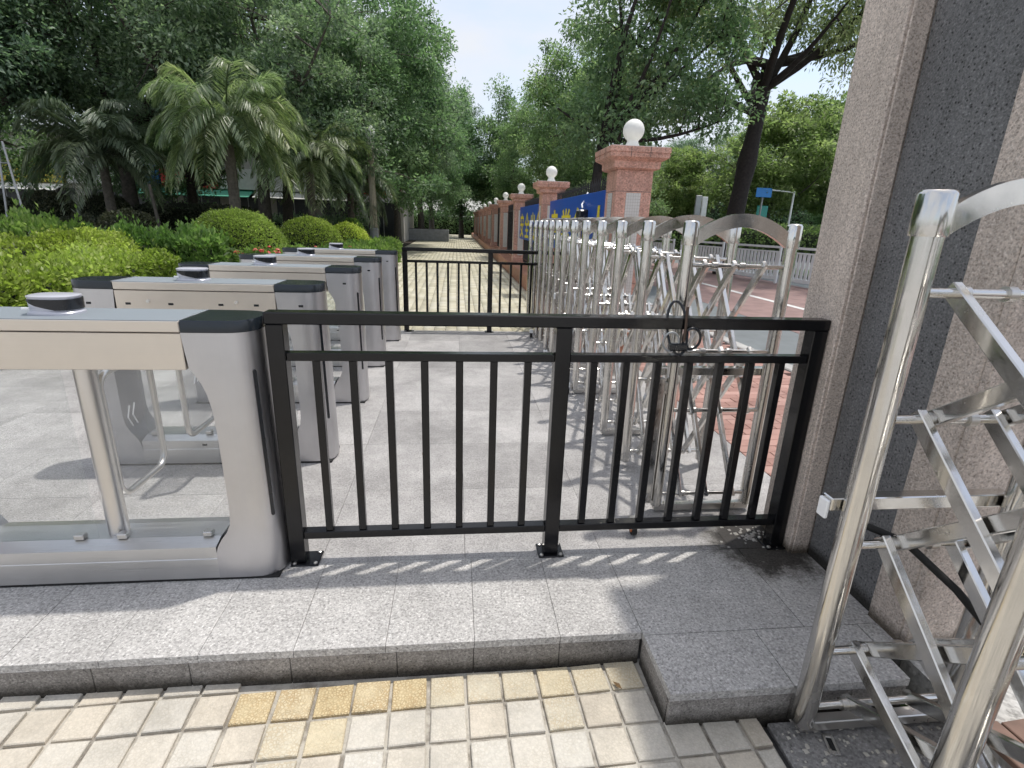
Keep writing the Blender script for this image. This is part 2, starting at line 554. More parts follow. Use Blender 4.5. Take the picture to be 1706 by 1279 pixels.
        return s.cbox(0, L, -w / 2, w / 2, -h / 2, h / 2, b, m_)

    def mesh(s, name, mat, smooth=None):
        me = bpy.data.meshes.new(name)
        me.from_pydata(s.v, [], s.f)
        me.materials.append(M[mat])
        if smooth:
            me.polygons.foreach_set('use_smooth', [True] * len(me.polygons))
            me.set_sharp_from_angle(angle=R(smooth))
        me.update()
        return me

    def build(s, name, mat, parent=None, smooth=None, loc=(0, 0, 0)):
        return link(name, s.mesh(name, mat, smooth), parent, loc)


def link(name, me, parent=None, loc=(0, 0, 0), rot=None, scale=None):
    o = bpy.data.objects.new(name, me)
    C.objects.link(o)
    o.parent = parent
    o.location = loc
    if rot:
        o.rotation_euler = rot
    if scale:
        o.scale = scale
    return o


def tag(o, label, cat, group=None):
    o["label"] = label
    o["category"] = cat
    if group:
        o["group"] = group
    return o


def kind(o, k):
    o["kind"] = k
    return o


def thing(name, label, cat, loc=(0, 0, 0), group=None, rz=0.0):
    o = bpy.data.objects.new(name, None)
    C.objects.link(o)
    o.empty_display_size = 0.1
    o.location = loc
    o.rotation_euler = (0, 0, rz)
    return tag(o, label, cat, group)


def copy_tree(o, parent=None):
    c_ = o.copy()
    C.objects.link(c_)
    c_.parent = parent
    for ch in list(o.children):
        copy_tree(ch, c_)
    return c_


def tri_mesh(name, V, F, mat, rnd=None, smooth=False):
    """V (n,3) float, F (m,3 or 4) int"""
    V = np.asarray(V, dtype=np.float32)
    F = np.asarray(F, dtype=np.int32)
    me = bpy.data.meshes.new(name)
    k = F.shape[1]
    me.vertices.add(len(V))
    me.vertices.foreach_set('co', V.ravel())
    me.loops.add(F.size)
    me.loops.foreach_set('vertex_index', F.ravel())
    me.polygons.add(len(F))
    me.polygons.foreach_set('loop_start', np.arange(0, F.size, k, dtype=np.int32))
    if rnd is not None:
        at = me.attributes.new('rnd', 'FLOAT', 'FACE')
        at.data.foreach_set('value', np.asarray(rnd, dtype=np.float32))
    if mat:
        me.materials.append(M[mat])
    me.update(calc_edges=True)
    return me


def leaf_mesh(name, P, D, Nn, L, Wd, mat, rnd, extra=None):
    """diamond leaves: base P, axis D, normal N (unit rows), length L, width W"""
    D = D / np.maximum(np.linalg.norm(D, axis=1, keepdims=True), 1e-6)
    S = np.cross(D, Nn)
    S /= np.maximum(np.linalg.norm(S, axis=1, keepdims=True), 1e-6)
    Nf = np.cross(S, D)
    L = np.asarray(L)[:, None]
    Wd = np.asarray(Wd)[:, None]
    mid = P + D * L * 0.45 + Nf * Wd * 0.18
    V = np.stack([P, mid + S * Wd * 0.5, P + D * L, mid - S * Wd * 0.5], 1).reshape(-1, 3)
    n = len(P)
    i = np.arange(n)[:, None] * 4
    F = np.concatenate([i + np.array([[0, 1, 2]]), i + np.array([[0, 2, 3]])], 1).reshape(-1, 3)
    r = np.repeat(rnd, 2)
    if extra:
        V2, F2 = extra
        F = np.concatenate([F, np.asarray(F2) + len(V)])
        V = np.concatenate([V, np.asarray(V2)])
        r = np.concatenate([r, np.zeros(len(F2))])
    return tri_mesh(name, V, F, mat, r)


def unit(nrng, n):
    v = nrng.normal(size=(n, 3))
    return v / np.linalg.norm(v, axis=1, keepdims=True)


# ================================================================ SETTING
ZL = -0.13            # level of the paving in front of the step
# ground sheet
gm = MB().box(-400, 400, -60, 900, -0.6, -0.20)
kind(gm.build('ground', 'grass_ground'), 'structure')

kind(MB().box(-60, 60, -58, -2.005, -0.5, ZL - 0.01).build('forecourt', 'apron_concrete'), 'structure')  # unseen ground behind the camera, added so the steel reflects pale concrete
kind(MB().box(-60, -9.005, -2.0, 4.79, -0.5, -0.01).build('side_forecourt', 'apron_concrete'), 'structure')  # added out of view on the left, also for the reflections
# lower bed under the cream tiles, track strip, outside apron
front = kind(MB().box(-7, 0.992, -2.0, 1.49, -0.30, ZL - 0.012).build('front_pavement', 'mortar'), 'structure')
tile_me = {}


def tile_mesh(nm, mat, sz, th, bev):
    h = sz / 2
    t = MB()
    t.v = [(-h, -h, -th), (h, -h, -th), (h, h, -th), (-h, h, -th), (-h, -h, -bev), (h, -h, -bev), (h, h, -bev), (-h, h, -bev),
           (-h + bev, -h + bev, 0), (h - bev, -h + bev, 0), (h - bev, h - bev, 0), (-h + bev, h - bev, 0)]
    t.f = [(0, 1, 5, 4), (1, 2, 6, 5), (2, 3, 7, 6), (3, 0, 4, 7), (4, 5, 9, 8), (5, 6, 10, 9), (6, 7, 11, 10), (7, 4, 8, 11), (8, 9, 10, 11)]
    return t.mesh(nm, mat)


tc_me = tile_mesh('tile', 'tile_cream', 0.1130, 0.03, 0.003)
tf_me = tile_mesh('tile', 'tile_faded', 0.1130, 0.03, 0.003)
ty_me = tile_mesh('tile', 'tile_yellow', 0.1130, 0.03, 0.003)
ang = R(1.8)
for r_ in range(-1, 7):
    for c_ in range(-14, 9):
        lx = 0.0945 + c_ * 0.1252
        ly = 1.397 - r_ * 0.1252
        x = lx * math.cos(ang) - (ly - 1.45) * math.sin(ang)
        y = 1.45 + lx * math.sin(ang) + (ly - 1.45) * math.cos(ang)
        if y > 1.50 or (x > 0.615 and y > 1.205) or x > 1.0:
            continue
        if r_ == -1 and y > 1.52:
            continue
        yel = (r_ == 0 and -7 < c_ < -1) or (r_ == -1 and -7 < c_ < -3)
        fad = (r_ == 0 and -2 < c_ < 5) or (r_ == 1 and c_ in (-5, -4, 2)) or (r_ == 2 and c_ == -5)
        o = link('tile', ty_me if yel else tf_me if fad else tc_me, front,
                 (x + rng.uniform(-.002, .002), y + rng.uniform(-.002, .002), ZL + rng.uniform(-.003, .003)),
                 (rng.uniform(-.012, .012), rng.uniform(-.012, .012), ang + rng.uniform(-.02, .02)))
        if x > 0.925:
            o.location.x = (x - .056 + .984) / 2
            o.scale.x = max(.1, (.984 - (x - .056)) / .1125)

# concrete track strip of the near gate
trk = kind(MB().cbox(1.012, 1.615, -2.0, 1.20, -0.32, ZL - 0.004, 0.006).build('gate_track', 'track_concrete'), 'structure')
MB().box(0.993, 1.010, -2.0, 1.195, -0.30, ZL - 0.02).build('track_groove', 'iron_dark', trk)
for sx, sy, rz in ((1.171, 1.108, -0.25), (1.452, 1.118, -0.25), (1.20, 0.90, -0.2)):
    sl = MB()
    sl.cbox(-.016, -.009, -.034, .034, 0, .005, .001)
    sl.cbox(.009, .016, -.034, .034, 0, .005, .001)
    sl.cbox(-.009, .009, -.034, -.022, 0, .005, .001)
    sl.cbox(-.009, .009, .022, .034, 0, .005, .001)
    so = sl.build('slot_plate', 'stainless_dull', trk, loc=(sx, sy, ZL - 0.003))
    so.rotation_euler = (0, 0, rz)
    MB().box(-.009, .009, -.022, .022, 0, .0015).build('slot_hole', 'black_rubber', so)
ap = kind(MB().box(1.625, 9.0, -3.0, 2.25, -0.35, -0.06).build('outside_apron', 'apron_concrete'), 'structure')
# brown boards beside the track
pr = thing('plank_ramp', 'weathered brown boards lying beside the near gate track at the bottom right', 'boards', (1.64, 0.35, -0.058))
for k in range(6):
    bm_ = MB().cbox(0, 0.094, -0.45, 0.72, 0, 0.022, 0.003)
    o = bm_.build('plank', 'plank_brown', pr, loc=(k * 0.101, 0, 0))
    o.rotation_euler = (0, 0, R(4))

# raised granite platform: core + slabs + riser blocks
core = MB()
core.box(-9, 0.69, 1.49, 6.86, -0.34, -0.034)
core.box(0.69, 1.49, 1.225, 6.86, -0.35, -0.0345)
core.box(1.49, 1.87, 1.36, 6.86, -0.36, -0.035)
plat = kind(core.build('granite_platform', 'joint_dark'), 'structure')
slab_cache = {}


def slab(x0, x1, y0, y1):
    w, d = round(x1 - x0, 3), round(y1 - y0, 3)
    st_ = 'ledge_granite' if y1 < 1.95 else 'platform_granite'
    gp = .0014 if x0 > .66 and y1 < 1.95 else .0007
    if (w, d) not in slab_cache:
        slab_cache[(w, d)] = MB().cbox(-w / 2 + gp, w / 2 - gp, -d / 2 + gp, d / 2 - gp, -.030, 0, .0007).mesh('slab', st_)
    link('slab', slab_cache[(w, d)], plat, ((x0 + x1) / 2, (y0 + y1) / 2, rng.uniform(-.0006, .0006)))


xs = 0.67
while xs > -5.5:
    x0 = xs - 0.305 if xs < 0.6 else 0.37
    slab(x0, xs, 1.467, 1.94)
    xs = x0
slab(0.67, 1.29, 1.455, 1.94)
slab(1.29, 1.60, 1.455, 1.94)
slab(0.67, 1.09, 1.207, 1.455)
slab(1.09, 1.50, 1.207, 1.455)
slab(1.50, 1.60, 1.34, 1.455)
for iy in range(8):
    for ix in range(14):
        x1 = 1.87 - ix * 0.61
        slab(x1 - 0.61, x1, 1.94 + iy * 0.614, 1.94 + (iy + 1) * 0.614)


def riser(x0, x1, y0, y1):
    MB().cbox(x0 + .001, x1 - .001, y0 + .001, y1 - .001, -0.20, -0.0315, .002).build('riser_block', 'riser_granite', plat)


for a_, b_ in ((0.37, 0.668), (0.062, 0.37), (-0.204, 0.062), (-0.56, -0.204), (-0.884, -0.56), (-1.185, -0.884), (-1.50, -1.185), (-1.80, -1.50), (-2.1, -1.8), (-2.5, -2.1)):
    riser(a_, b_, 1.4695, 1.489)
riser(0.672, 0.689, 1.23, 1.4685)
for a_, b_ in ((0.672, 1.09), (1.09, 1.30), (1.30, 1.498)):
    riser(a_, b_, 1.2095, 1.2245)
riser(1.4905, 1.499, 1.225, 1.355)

# long path beyond the far fence
path = kind(MB().box(-2.7, 1.52, 6.863, 62, -0.30, -0.012).build('garden_path', 'joint_dark'), 'structure')
nr = np.random.default_rng(5)
PW, PD = 0.150, 0.150
V, F, Rn = [], [], []
nx, ny = 28, 360
q = 0.005
base_v = np.array([[q, q, 0], [PW - q, q, 0], [PW - q, PD - q, 0], [q, PD - q, 0], [q - .004, q - .004, -.02], [PW - q + .004, q - .004, -.02], [PW - q + .004, PD - q + .004, -.02], [q - .004, PD - q + .004, -.02]])
base_f = np.array([[0, 1, 2, 3], [4, 5, 1, 0], [5, 6, 2, 1], [6, 7, 3, 2], [7, 4, 0, 3]])
gx_, gy_ = np.meshgrid(np.arange(nx), np.arange(ny))
off = np.stack([-2.69 + gx_.ravel() * PW, 6.868 + gy_.ravel() * PD, nr.uniform(-.0015, .0015, gx_.size)], 1)
V = (base_v[None] + off[:, None]).reshape(-1, 3)
F = (base_f[None] + (np.arange(len(off)) * 8)[:, None, None]).reshape(-1, 4)
kind(link('path_tiles', tri_mesh('path_tiles', V, F, 'path_tile', np.repeat(nr.random(len(off)), 5)), path), 'stuff')

# planting bed under the hedges
kind(MB().box(-40, -2.72, 5.98, 62, -0.3, 0.02).build('planting_bed', 'soil'), 'structure')
kind(MB().box(-40, -4.02, 4.92, 5.979, -0.29, 0.018).build('front_bed', 'soil'), 'structure')
kb = kind(MB().cbox(-9, -4.0, 4.80, 4.915, -0.2, 0.09, .01).build('bed_kerb', 'kerb_stone'), 'structure')

# street side
walk = kind(MB().box(1.875, 3.50, 2.26, 60, -0.3, -0.03).build('brick_pavement', 'joint_dark'), 'structure')
br_me = MB().cbox(-.0975, .0975, -.0475, .0475, -.05, 0, .003).mesh('brick', 'brick_red')
nb = 0
iy = 0
y = 2.32
rest_v, rest_f = [], []
while y < 22:
    x = 1.975 - (0.1 if iy % 2 else 0)
    while x < 3.45:
        if x < 1.9:
            if nb < 300:
                link('brick', br_me, walk, (1.926, y, 0), None, (.48, 1, 1))
                nb += 1
        else:
            if nb < 300:
                link('brick', br_me, walk, (x, y, rng.uniform(-.002, .001)))
                nb += 1
            else:
                o0 = len(rest_v)
                rest_v += [(x - .0975, y - .0475, 0), (x + .0975, y - .0475, 0), (x + .0975, y + .0475, 0), (x - .0975, y + .0475, 0),
                           (x - .0975, y - .0475, -.02), (x + .0975, y - .0475, -.02), (x + .0975, y + .0475, -.02), (x - .0975, y + .0475, -.02)]
                rest_f += [tuple(o0 + i for i in f_) for f_ in ((0, 1, 2, 3), (4, 5, 1, 0), (5, 6, 2, 1), (6, 7, 3, 2), (7, 4, 0, 3))]
        x += 0.2
    y += 0.1
    iy += 1
rb = MB()
rb.v, rb.f = rest_v, rest_f
kind(rb.build('far_bricks', 'brick_red', walk), 'stuff')
kbr = kind(MB().build('street_kerb', 'kerb_stone'), 'structure')
for k in range(24):
    MB().cbox(3.505, 3.66, 2.3 + k * 0.8 + .004, 2.3 + (k + 1) * 0.8 - .004, -.2, .012, .012).build('kerb_block', 'kerb_stone', kbr)
kind(MB().box(3.62, 40, -20, 200, -0.19, -0.035).build('road', 'asphalt'), 'structure')
kind(MB().box(5.05, 9.4, -20, 140, -0.1, -0.030).build('cycle_lane', 'cycle_red'), 'structure')
kind(MB().box(6.66, 6.82, -20, 140, -0.1, -0.026).build('lane_line', 'road_white'), 'structure')
kind(MB().box(11.2, 13.2, -20, 140, -0.1, 0.06).build('median_verge', 'grass_ground'), 'structure')
kind(MB().box(22, 120, -20, 160, -0.1, 0.10).build('far_verge', 'grass_ground'), 'structure')


# ================================================================ BLACK FENCES
def fence(name, label):
    t = thing(name, label, 'fence')
    for x in (-0.658, 0.417, 1.478):
        MB().cbox(x - .031, x + .031, -.031, .031, .008, 1.019, .003).build('post', 'fence_paint', t)
        bp = MB().cbox(x - .056 + (0.03 if x < 0 else 0), x + .056 + (0.03 if x < 0 else 0), -.05, .05, 0, .0075, .002).build('base_plate', 'fence_paint', t)
        cx = x + (0.03 if x < 0 else 0)
        for sx in (-.042, .042):
            for sy in (-.038, .038):
                MB().lathe([(.0085, .0076), (.0085, .012), (.005, .0145), (.001, .015)], 10, (cx + sx, sy)).build('bolt', 'stainless_dull', bp, 50)
    MB().cbox(-0.692, 1.511, -.033, .033, 1.0195, 1.064, .004).build('top_rail', 'fence_paint', t)
    for nm, z0, z1 in (('middle_rail', .880, .911), ('bottom_rail', .113, .146)):
        MB().cbox(-0.6265, 0.3855, -.022, .022, z0, z1, .002).build(nm, 'fence_paint', t)
        MB().cbox(0.4485, 1.4465, -.022, .022, z0, z1, .002).build(nm, 'fence_paint', t)
    bal = MB().cbox(-.0145, .0145, -.0145, .0145, .1465, .8795, .002).mesh('baluster', 'fence_paint')
    for x0, x1 in ((-0.658, 0.417), (0.417, 1.478)):
        for k in range(1, 8):
            link('baluster', bal, t, (x0 + (x1 - x0) * k / 8, 0, 0))
    return t


f1 = fence('metal_fence', 'near black metal fence with a cable lock on it, between turnstile and granite pillar')
f1.location = (0, 1.97, 0)
f2 = copy_tree(f1)
tag(f2, 'black metal fence further back, between the last turnstile and the end of the folding gate', 'fence')
f2.location = (0.02, 6.80, 0)
for o in (f1, f2):
    o['group'] = 'black metal fences'

# lock hanging on the near fence
lk = thing('bicycle_lock', 'black looped cable lock with a dark body hanging on the near fence top rail', 'lock', (0.89, 1.97, 0.985))


def circ(cx, cz, rx, rz, n=20, ph=0, y=0.0, tilt=0.0):
    return [(cx + rx * math.cos(ph + 2 * math.pi * k / n), y + tilt * math.sin(ph + 2 * math.pi * k / n), cz + rz * math.sin(ph + 2 * math.pi * k / n)) for k in range(n + 1)]


MB().tube(circ(-.012, .035, .042, .10, 24, y=-.002, tilt=.045), .0055, 8).build('cable', 'black_plastic', lk, 60)
MB().tube(circ(.035, .0, .036, .042, 20, y=-.042), .0055, 8).build('cable', 'black_plastic', lk, 60)
MB().tube(circ(-.05, -.012, .032, .038, 20, y=-.046), .004, 8).build('cable', 'pole_grey', lk, 60)
MB().cbox(-.055, .022, -.058, -.028, -.048, -.018, .006).build('lock_body', 'black_plastic', lk)
MB().tube([(.003, -.040, .125), (.003, -.041, .08), (.003, -.046, .03), (.0, -.05, -.01)], .006, 8).build('shackle', 'copper_lock', lk, 60)


# ================================================================ TURNSTILES
TL, TW = 0.64, 0.115     # half length, half width


def plan(xin, xout, w, n=12):
    """D-shaped plan, straight inner end, rounded outer end (towards +x)"""
    rr = min(0.125, (xout - xin) * 0.85)
    pts = [(xin, -w)]
    for k in range(n + 1):
        a_ = -math.pi / 2 + math.pi * k / n
        ca, sa = math.cos(a_), math.sin(a_)
        e = 0.72
        pts.append((xout - rr + rr * math.copysign(abs(ca) ** e, ca), w * math.copysign(abs(sa) ** e, sa)))
    pts.append((xin, w))
    return pts


COLZ = [(0.012, .405), (0.12, .405), (0.155, .415), (0.185, .432), (0.215, .455), (0.25, .470), (0.30, .476), (0.60, .474), (0.72, .468), (0.78, .458),
        (0.82, .444), (0.85, .428), (0.868, .416), (0.872, .412), (0.93, .406), (1.003, .400)]


def column(sgn):
    rings = []
    for z, xin in COLZ:
        xo = TL - 0.018 * max(0, 1 - abs(z - 0.05) / 1.2) * 0 - 0.012 * (z / 1.0)
        ring = [(sgn * x, y, z) for x, y in plan(xin, xo + 0.012 * 0.5, TW)]
        if sgn < 0:
            ring = ring[::-1]
        rings.append(ring)
    return MB().loft(rings)


def make_turnstile():
    t = thing('turnstile', '', 'turnstile')
    for sgn in (1, -1):
        c_ = column(sgn).build('column', 'silver_paint', t, 35)
        ring = lambda z, d: [(sgn * x, y, z) for x, y in (plan(.4015 - d, TL - .004 - d * 0.5, TW + .0005 - d) if sgn > 0 else plan(.4015 - d, TL - .004 - d * .5, TW + .0005 - d)[::-1])]
        MB().loft([ring(1.0035, 0), ring(1.040, 0), ring(1.046, .004)]).build('end_cap', 'black_cap', t, 35)
        st = [(sgn * (TL - .0015 - .004 * (zz - .3)), -.02 + .0 * zz, zz) for zz in (0.30, 0.5, 0.7, 0.86)]
        for ys_ in (-1, 1):
            rings = []
            for zz in (.27, .275, .86, .865):
                xo = TL - .012 * zz + .006
                cx_, cy_ = xo - .125 + .125 * .845, ys_ * TW * .715
                nx_, ny_ = sgn * .62, ys_ * .78
                tx_, ty_ = -ny_, nx_
                hw = .0065 if .272 < zz < .862 else .003
                bx_, by_ = sgn * cx_, cy_
                rings.append([(bx_ + tx_ * a_ + nx_ * b_, by_ + ty_ * a_ + ny_ * b_, zz) for a_, b_ in ((-hw, -.006), (hw, -.006), (hw, .0022), (-hw, .0022))][::(1 if sgn * ys_ > 0 else 1)])
            MB().loft(rings).build('light_strip', 'black_plastic', c_)
        for yy in (-TW, TW):
            s_ = 1 if yy > 0 else -1
            MB().cbox(sgn * .53 - .012, sgn * .53 + .012, yy - .0012, yy + .0012, .925, .937, .001).build('sensor_window', 'black_plastic', c_)
    # beam under the lid
    b_ = MB().cbox(-.4005, .4005, -TW + .002, TW - .002, .870, 1.0, .002)
    bm_ = b_.build('beam', 'brushed_beam', t)
    MB().cbox(-.400, .400, -TW - .0005, TW + .0005, 1.004, 1.0425, .0025).build('lid', 'brushed_beam', t)
    MB().cbox(-.3995, .3995, -TW + .002, TW - .002, 1.0428, 1.0455, .001).build('lid_top', 'lid_steel', t)
    MB().cbox(-.403, -.3998, -TW, TW, 1.038, 1.0475, .001).build('lid_trim', 'bright_edge', t)
    MB().cbox(.3998, .403, -TW, TW, 1.038, 1.0475, .001).build('lid_trim', 'bright_edge', t)
    for s_ in (-1, 1):
        yy = s_ * (TW - .002)
        for x in (-.34, -.13, .12, .30):
            MB().cbox(x - .013, x + .013, yy - .0014, yy + .0014, .925, .937, .001).build('sensor_window', 'black_plastic', bm_)
        for x in (-.24, .20):
            MB().tube([(x, yy - .003 * 0, .945), (x, yy + s_ * .006, .945)], .0085, 12).build('lock_button', 'bright_edge', bm_, 40)
    # base plinth
    base = MB()
    sec = [(-TW + .001, .012), (-TW + .001, .098), (-TW + .003, .100), (-TW + .003, .150), (-.055, .166), (.055, .166), (TW - .003, .150), (TW - .003, .100), (TW - .001, .098), (TW - .001, .012)]
    rings = [[(x, y, z) for y, z in sec] for x in (-.4045, .4045)]
    base.loft([r[::-1] for r in rings])
    bo = base.build('base', 'brushed_base', t)
    for s_ in (-1, 1):
        for x in (-.07, .05):
            MB().cbox(x - .013, x + .013, s_ * (TW - .003) - .0014, s_ * (TW - .003) + .0014, .118, .130, .001).build('sensor_window', 'black_plastic', bo)
    for x in (-.36, -.065, .075, .36):
        MB().cbox(x - .016, x + .016, -.064, -.034, .1665, .188, .003).build('glass_clip', 'stainless_dull', bo)
    MB().cbox(-.63, .63, -TW - .004 + .006, TW - .002, 0.0, .011, .002).build('floor_shadow_strip', 'black_rubber', t)  # black strip standing in for the shadow under the base
    # glass screens between the columns
    for x0, x1 in ((-.40, -.052), (.052, .44)):
        MB().cbox(x0, x1, -.053, -.045, .1665, .869, .001).build('glass_screen', 'clear_glass', t)
    # barrier post
    MB().lathe([(.036, .1665), (.036, .869)], 20, (-0.005, .0)).build('barrier_post', 'satin_tube', t, 50)
    # card reader on the lid
    rd = MB()
    ell = lambda a_, b2, z, ox=0.0: [(-.05 + ox + a_ * math.copysign(abs(math.cos(k * math.pi / 12)) ** .7, math.cos(k * math.pi / 12)), b2 * math.copysign(abs(math.sin(k * math.pi / 12)) ** .7, math.sin(k * math.pi / 12)), z) for k in range(24)]
    rd.loft([ell(.080, .060, 1.0457), ell(.080, .060, 1.052), ell(.072, .053, 1.060), ell(.074, .055, 1.085), ell(.072, .053, 1.104)])
    ro = rd.build('card_reader', 'silver_plastic', t, 40)
    vz = MB()
    arc = [k * math.pi / 12 for k in range(-9, 7)]
    o_, i_ = [], []
    f2_ = lambda a_, b2, th, z: (-.05 + a_ * math.copysign(abs(math.cos(th)) ** .7, math.cos(th)), b2 * math.copysign(abs(math.sin(th)) ** .7, math.sin(th)), z)
    vv, ff = [], []
    for j, th in enumerate(arc):
        lo = 1.062 + 0.030 * max(0, (-th - 1.3)) / 1.1
        for (a_, b2, z) in ((.0765, .0575, lo), (.0775, .0585, 1.099), (.066, .046, 1.0995), (.066, .046, lo)):
            vv.append(f2_(a_, b2, th, z))
    for j in range(len(arc) - 1):
        for k in range(4):
            k2 = (k + 1) % 4
            ff.append((j * 4 + k, (j + 1) * 4 + k, (j + 1) * 4 + k2, j * 4 + k2))
    ff.append((0, 1, 2, 3))
    ff.append(tuple(reversed([(len(arc) - 1) * 4 + k for k in range(4)])))
    vz.add(vv, ff)
    vz.build('reader_visor', 'black_plastic', ro, 40)
    MB().loft([ell(.0755, .0560, 1.1042), ell(.0755, .0560, 1.108), ell(.068, .049, 1.111)]).build('reader_top', 'silver_plastic', ro, 40)
    MB().cbox(-.121, -.098, -.0605, -.0535, 1.065, 1.072, .001).build('reader_label', 'white_paint', ro)
    return t


def wing(parent, s_):
    """one swing barrier on the side s_ (+1 = far side, -1 = near side) of the barrier post"""
    y0, y1, z0, z1, r_ = .055, .385, .285, .800, .060
    pts = []
    for cy, cz, a0 in ((y1 - r_, z0 + r_, -90), (y1 - r_, z1 - r_, 0), (y0 + r_, z1 - r_, 90), (y0 + r_, z0 + r_, 180)):
        for k in range(7):
            a_ = R(a0 + 15 * k)
            pts.append((-.005, s_ * (cy + r_ * math.cos(a_)), cz + r_ * math.sin(a_)))
    w_ = MB().tube(pts + [pts[0], pts[1]], .0135, 10).build('barrier_wing', 'satin_tube', parent, 60)
    MB().add([(p[0] - .003, p[1], p[2]) for p in pts] + [(p[0] + .003, p[1], p[2]) for p in pts],
             [tuple(range(len(pts)))[::-1], tuple(range(len(pts), 2 * len(pts)))] + [(i, (i + 1) % len(pts), len(pts) + (i + 1) % len(pts), len(pts) + i) for i in range(len(pts))]
             ).build('wing_pane', 'acrylic', w_)
    ch = MB()
    for dy in (.19, .225):
        a_ = (-.0085, s_ * (dy + .022), .625)
        b_ = (-.0085, s_ * dy, .580)
        c_ = (-.0085, s_ * (dy + .022), .535)
        ch.beam(a_, b_, .002, .006, .0005, up=(1, 0, 0.0))
        ch.beam(b_, c_, .002, .006, .0005, up=(1, 0, 0.0))
    ch.build('chevron_mark', 'white_paint', w_)
    for zz in (.36, .72):
        MB().tube([(-.005, s_ * .030, zz), (-.005, s_ * .058, zz)], .009, 8).build('hinge', 'stainless_dull', w_, 50)


ts0 = make_turnstile()
ts_list = [ts0] + [copy_tree(ts0) for _ in range(4)]
tl = ['nearest turnstile, cut off by the left edge, with a silver card reader on its lid',
      'second turnstile from the front, its whole beige steel beam and black end caps in view',
      'third turnstile from the front, between the second one and the two farthest',
      'fourth turnstile from the front, next to last of the row towards the flowers',
      'farthest turnstile of the row, next to the black fence at the back']
for k, (o, l_) in enumerate(zip(ts_list, tl)):
    o['label'] = l_
    o['group'] = 'steel turnstiles in a row'
    o.location = ((-1.338, -1.363, -1.345, -1.335, -1.31)[k], (1.968, 3.02, 4.08, 5.14, 6.30)[k], 0)
    if k == 0:
        # the outermost one is a longer model: its left end stands 9 cm further out
        for ch in o.children:
            nm = ch.name.split('.')[0]
            if nm in ('column', 'end_cap', 'lid_trim') and ch.data.vertices[0].co.x < 0:
                ch.location.x -= 0.09
            elif nm in ('beam', 'lid', 'lid_top', 'base', 'floor_shadow_strip'):
                ch.scale.x = (0.80 + 0.09) / 0.80 if nm != 'floor_shadow_strip' else (1.26 + 0.09) / 1.26
                ch.location.x -= 0.045
        for ch in list(o.children_recursive):
            if ch.name.startswith(('sensor_window', 'lock_button')) and ch.data.vertices[0].co.y < 0:
                bpy.data.objects.remove(ch)
    if k < 4:
        wing(o, 1)
    if k > 0:
        wing(o, -1)


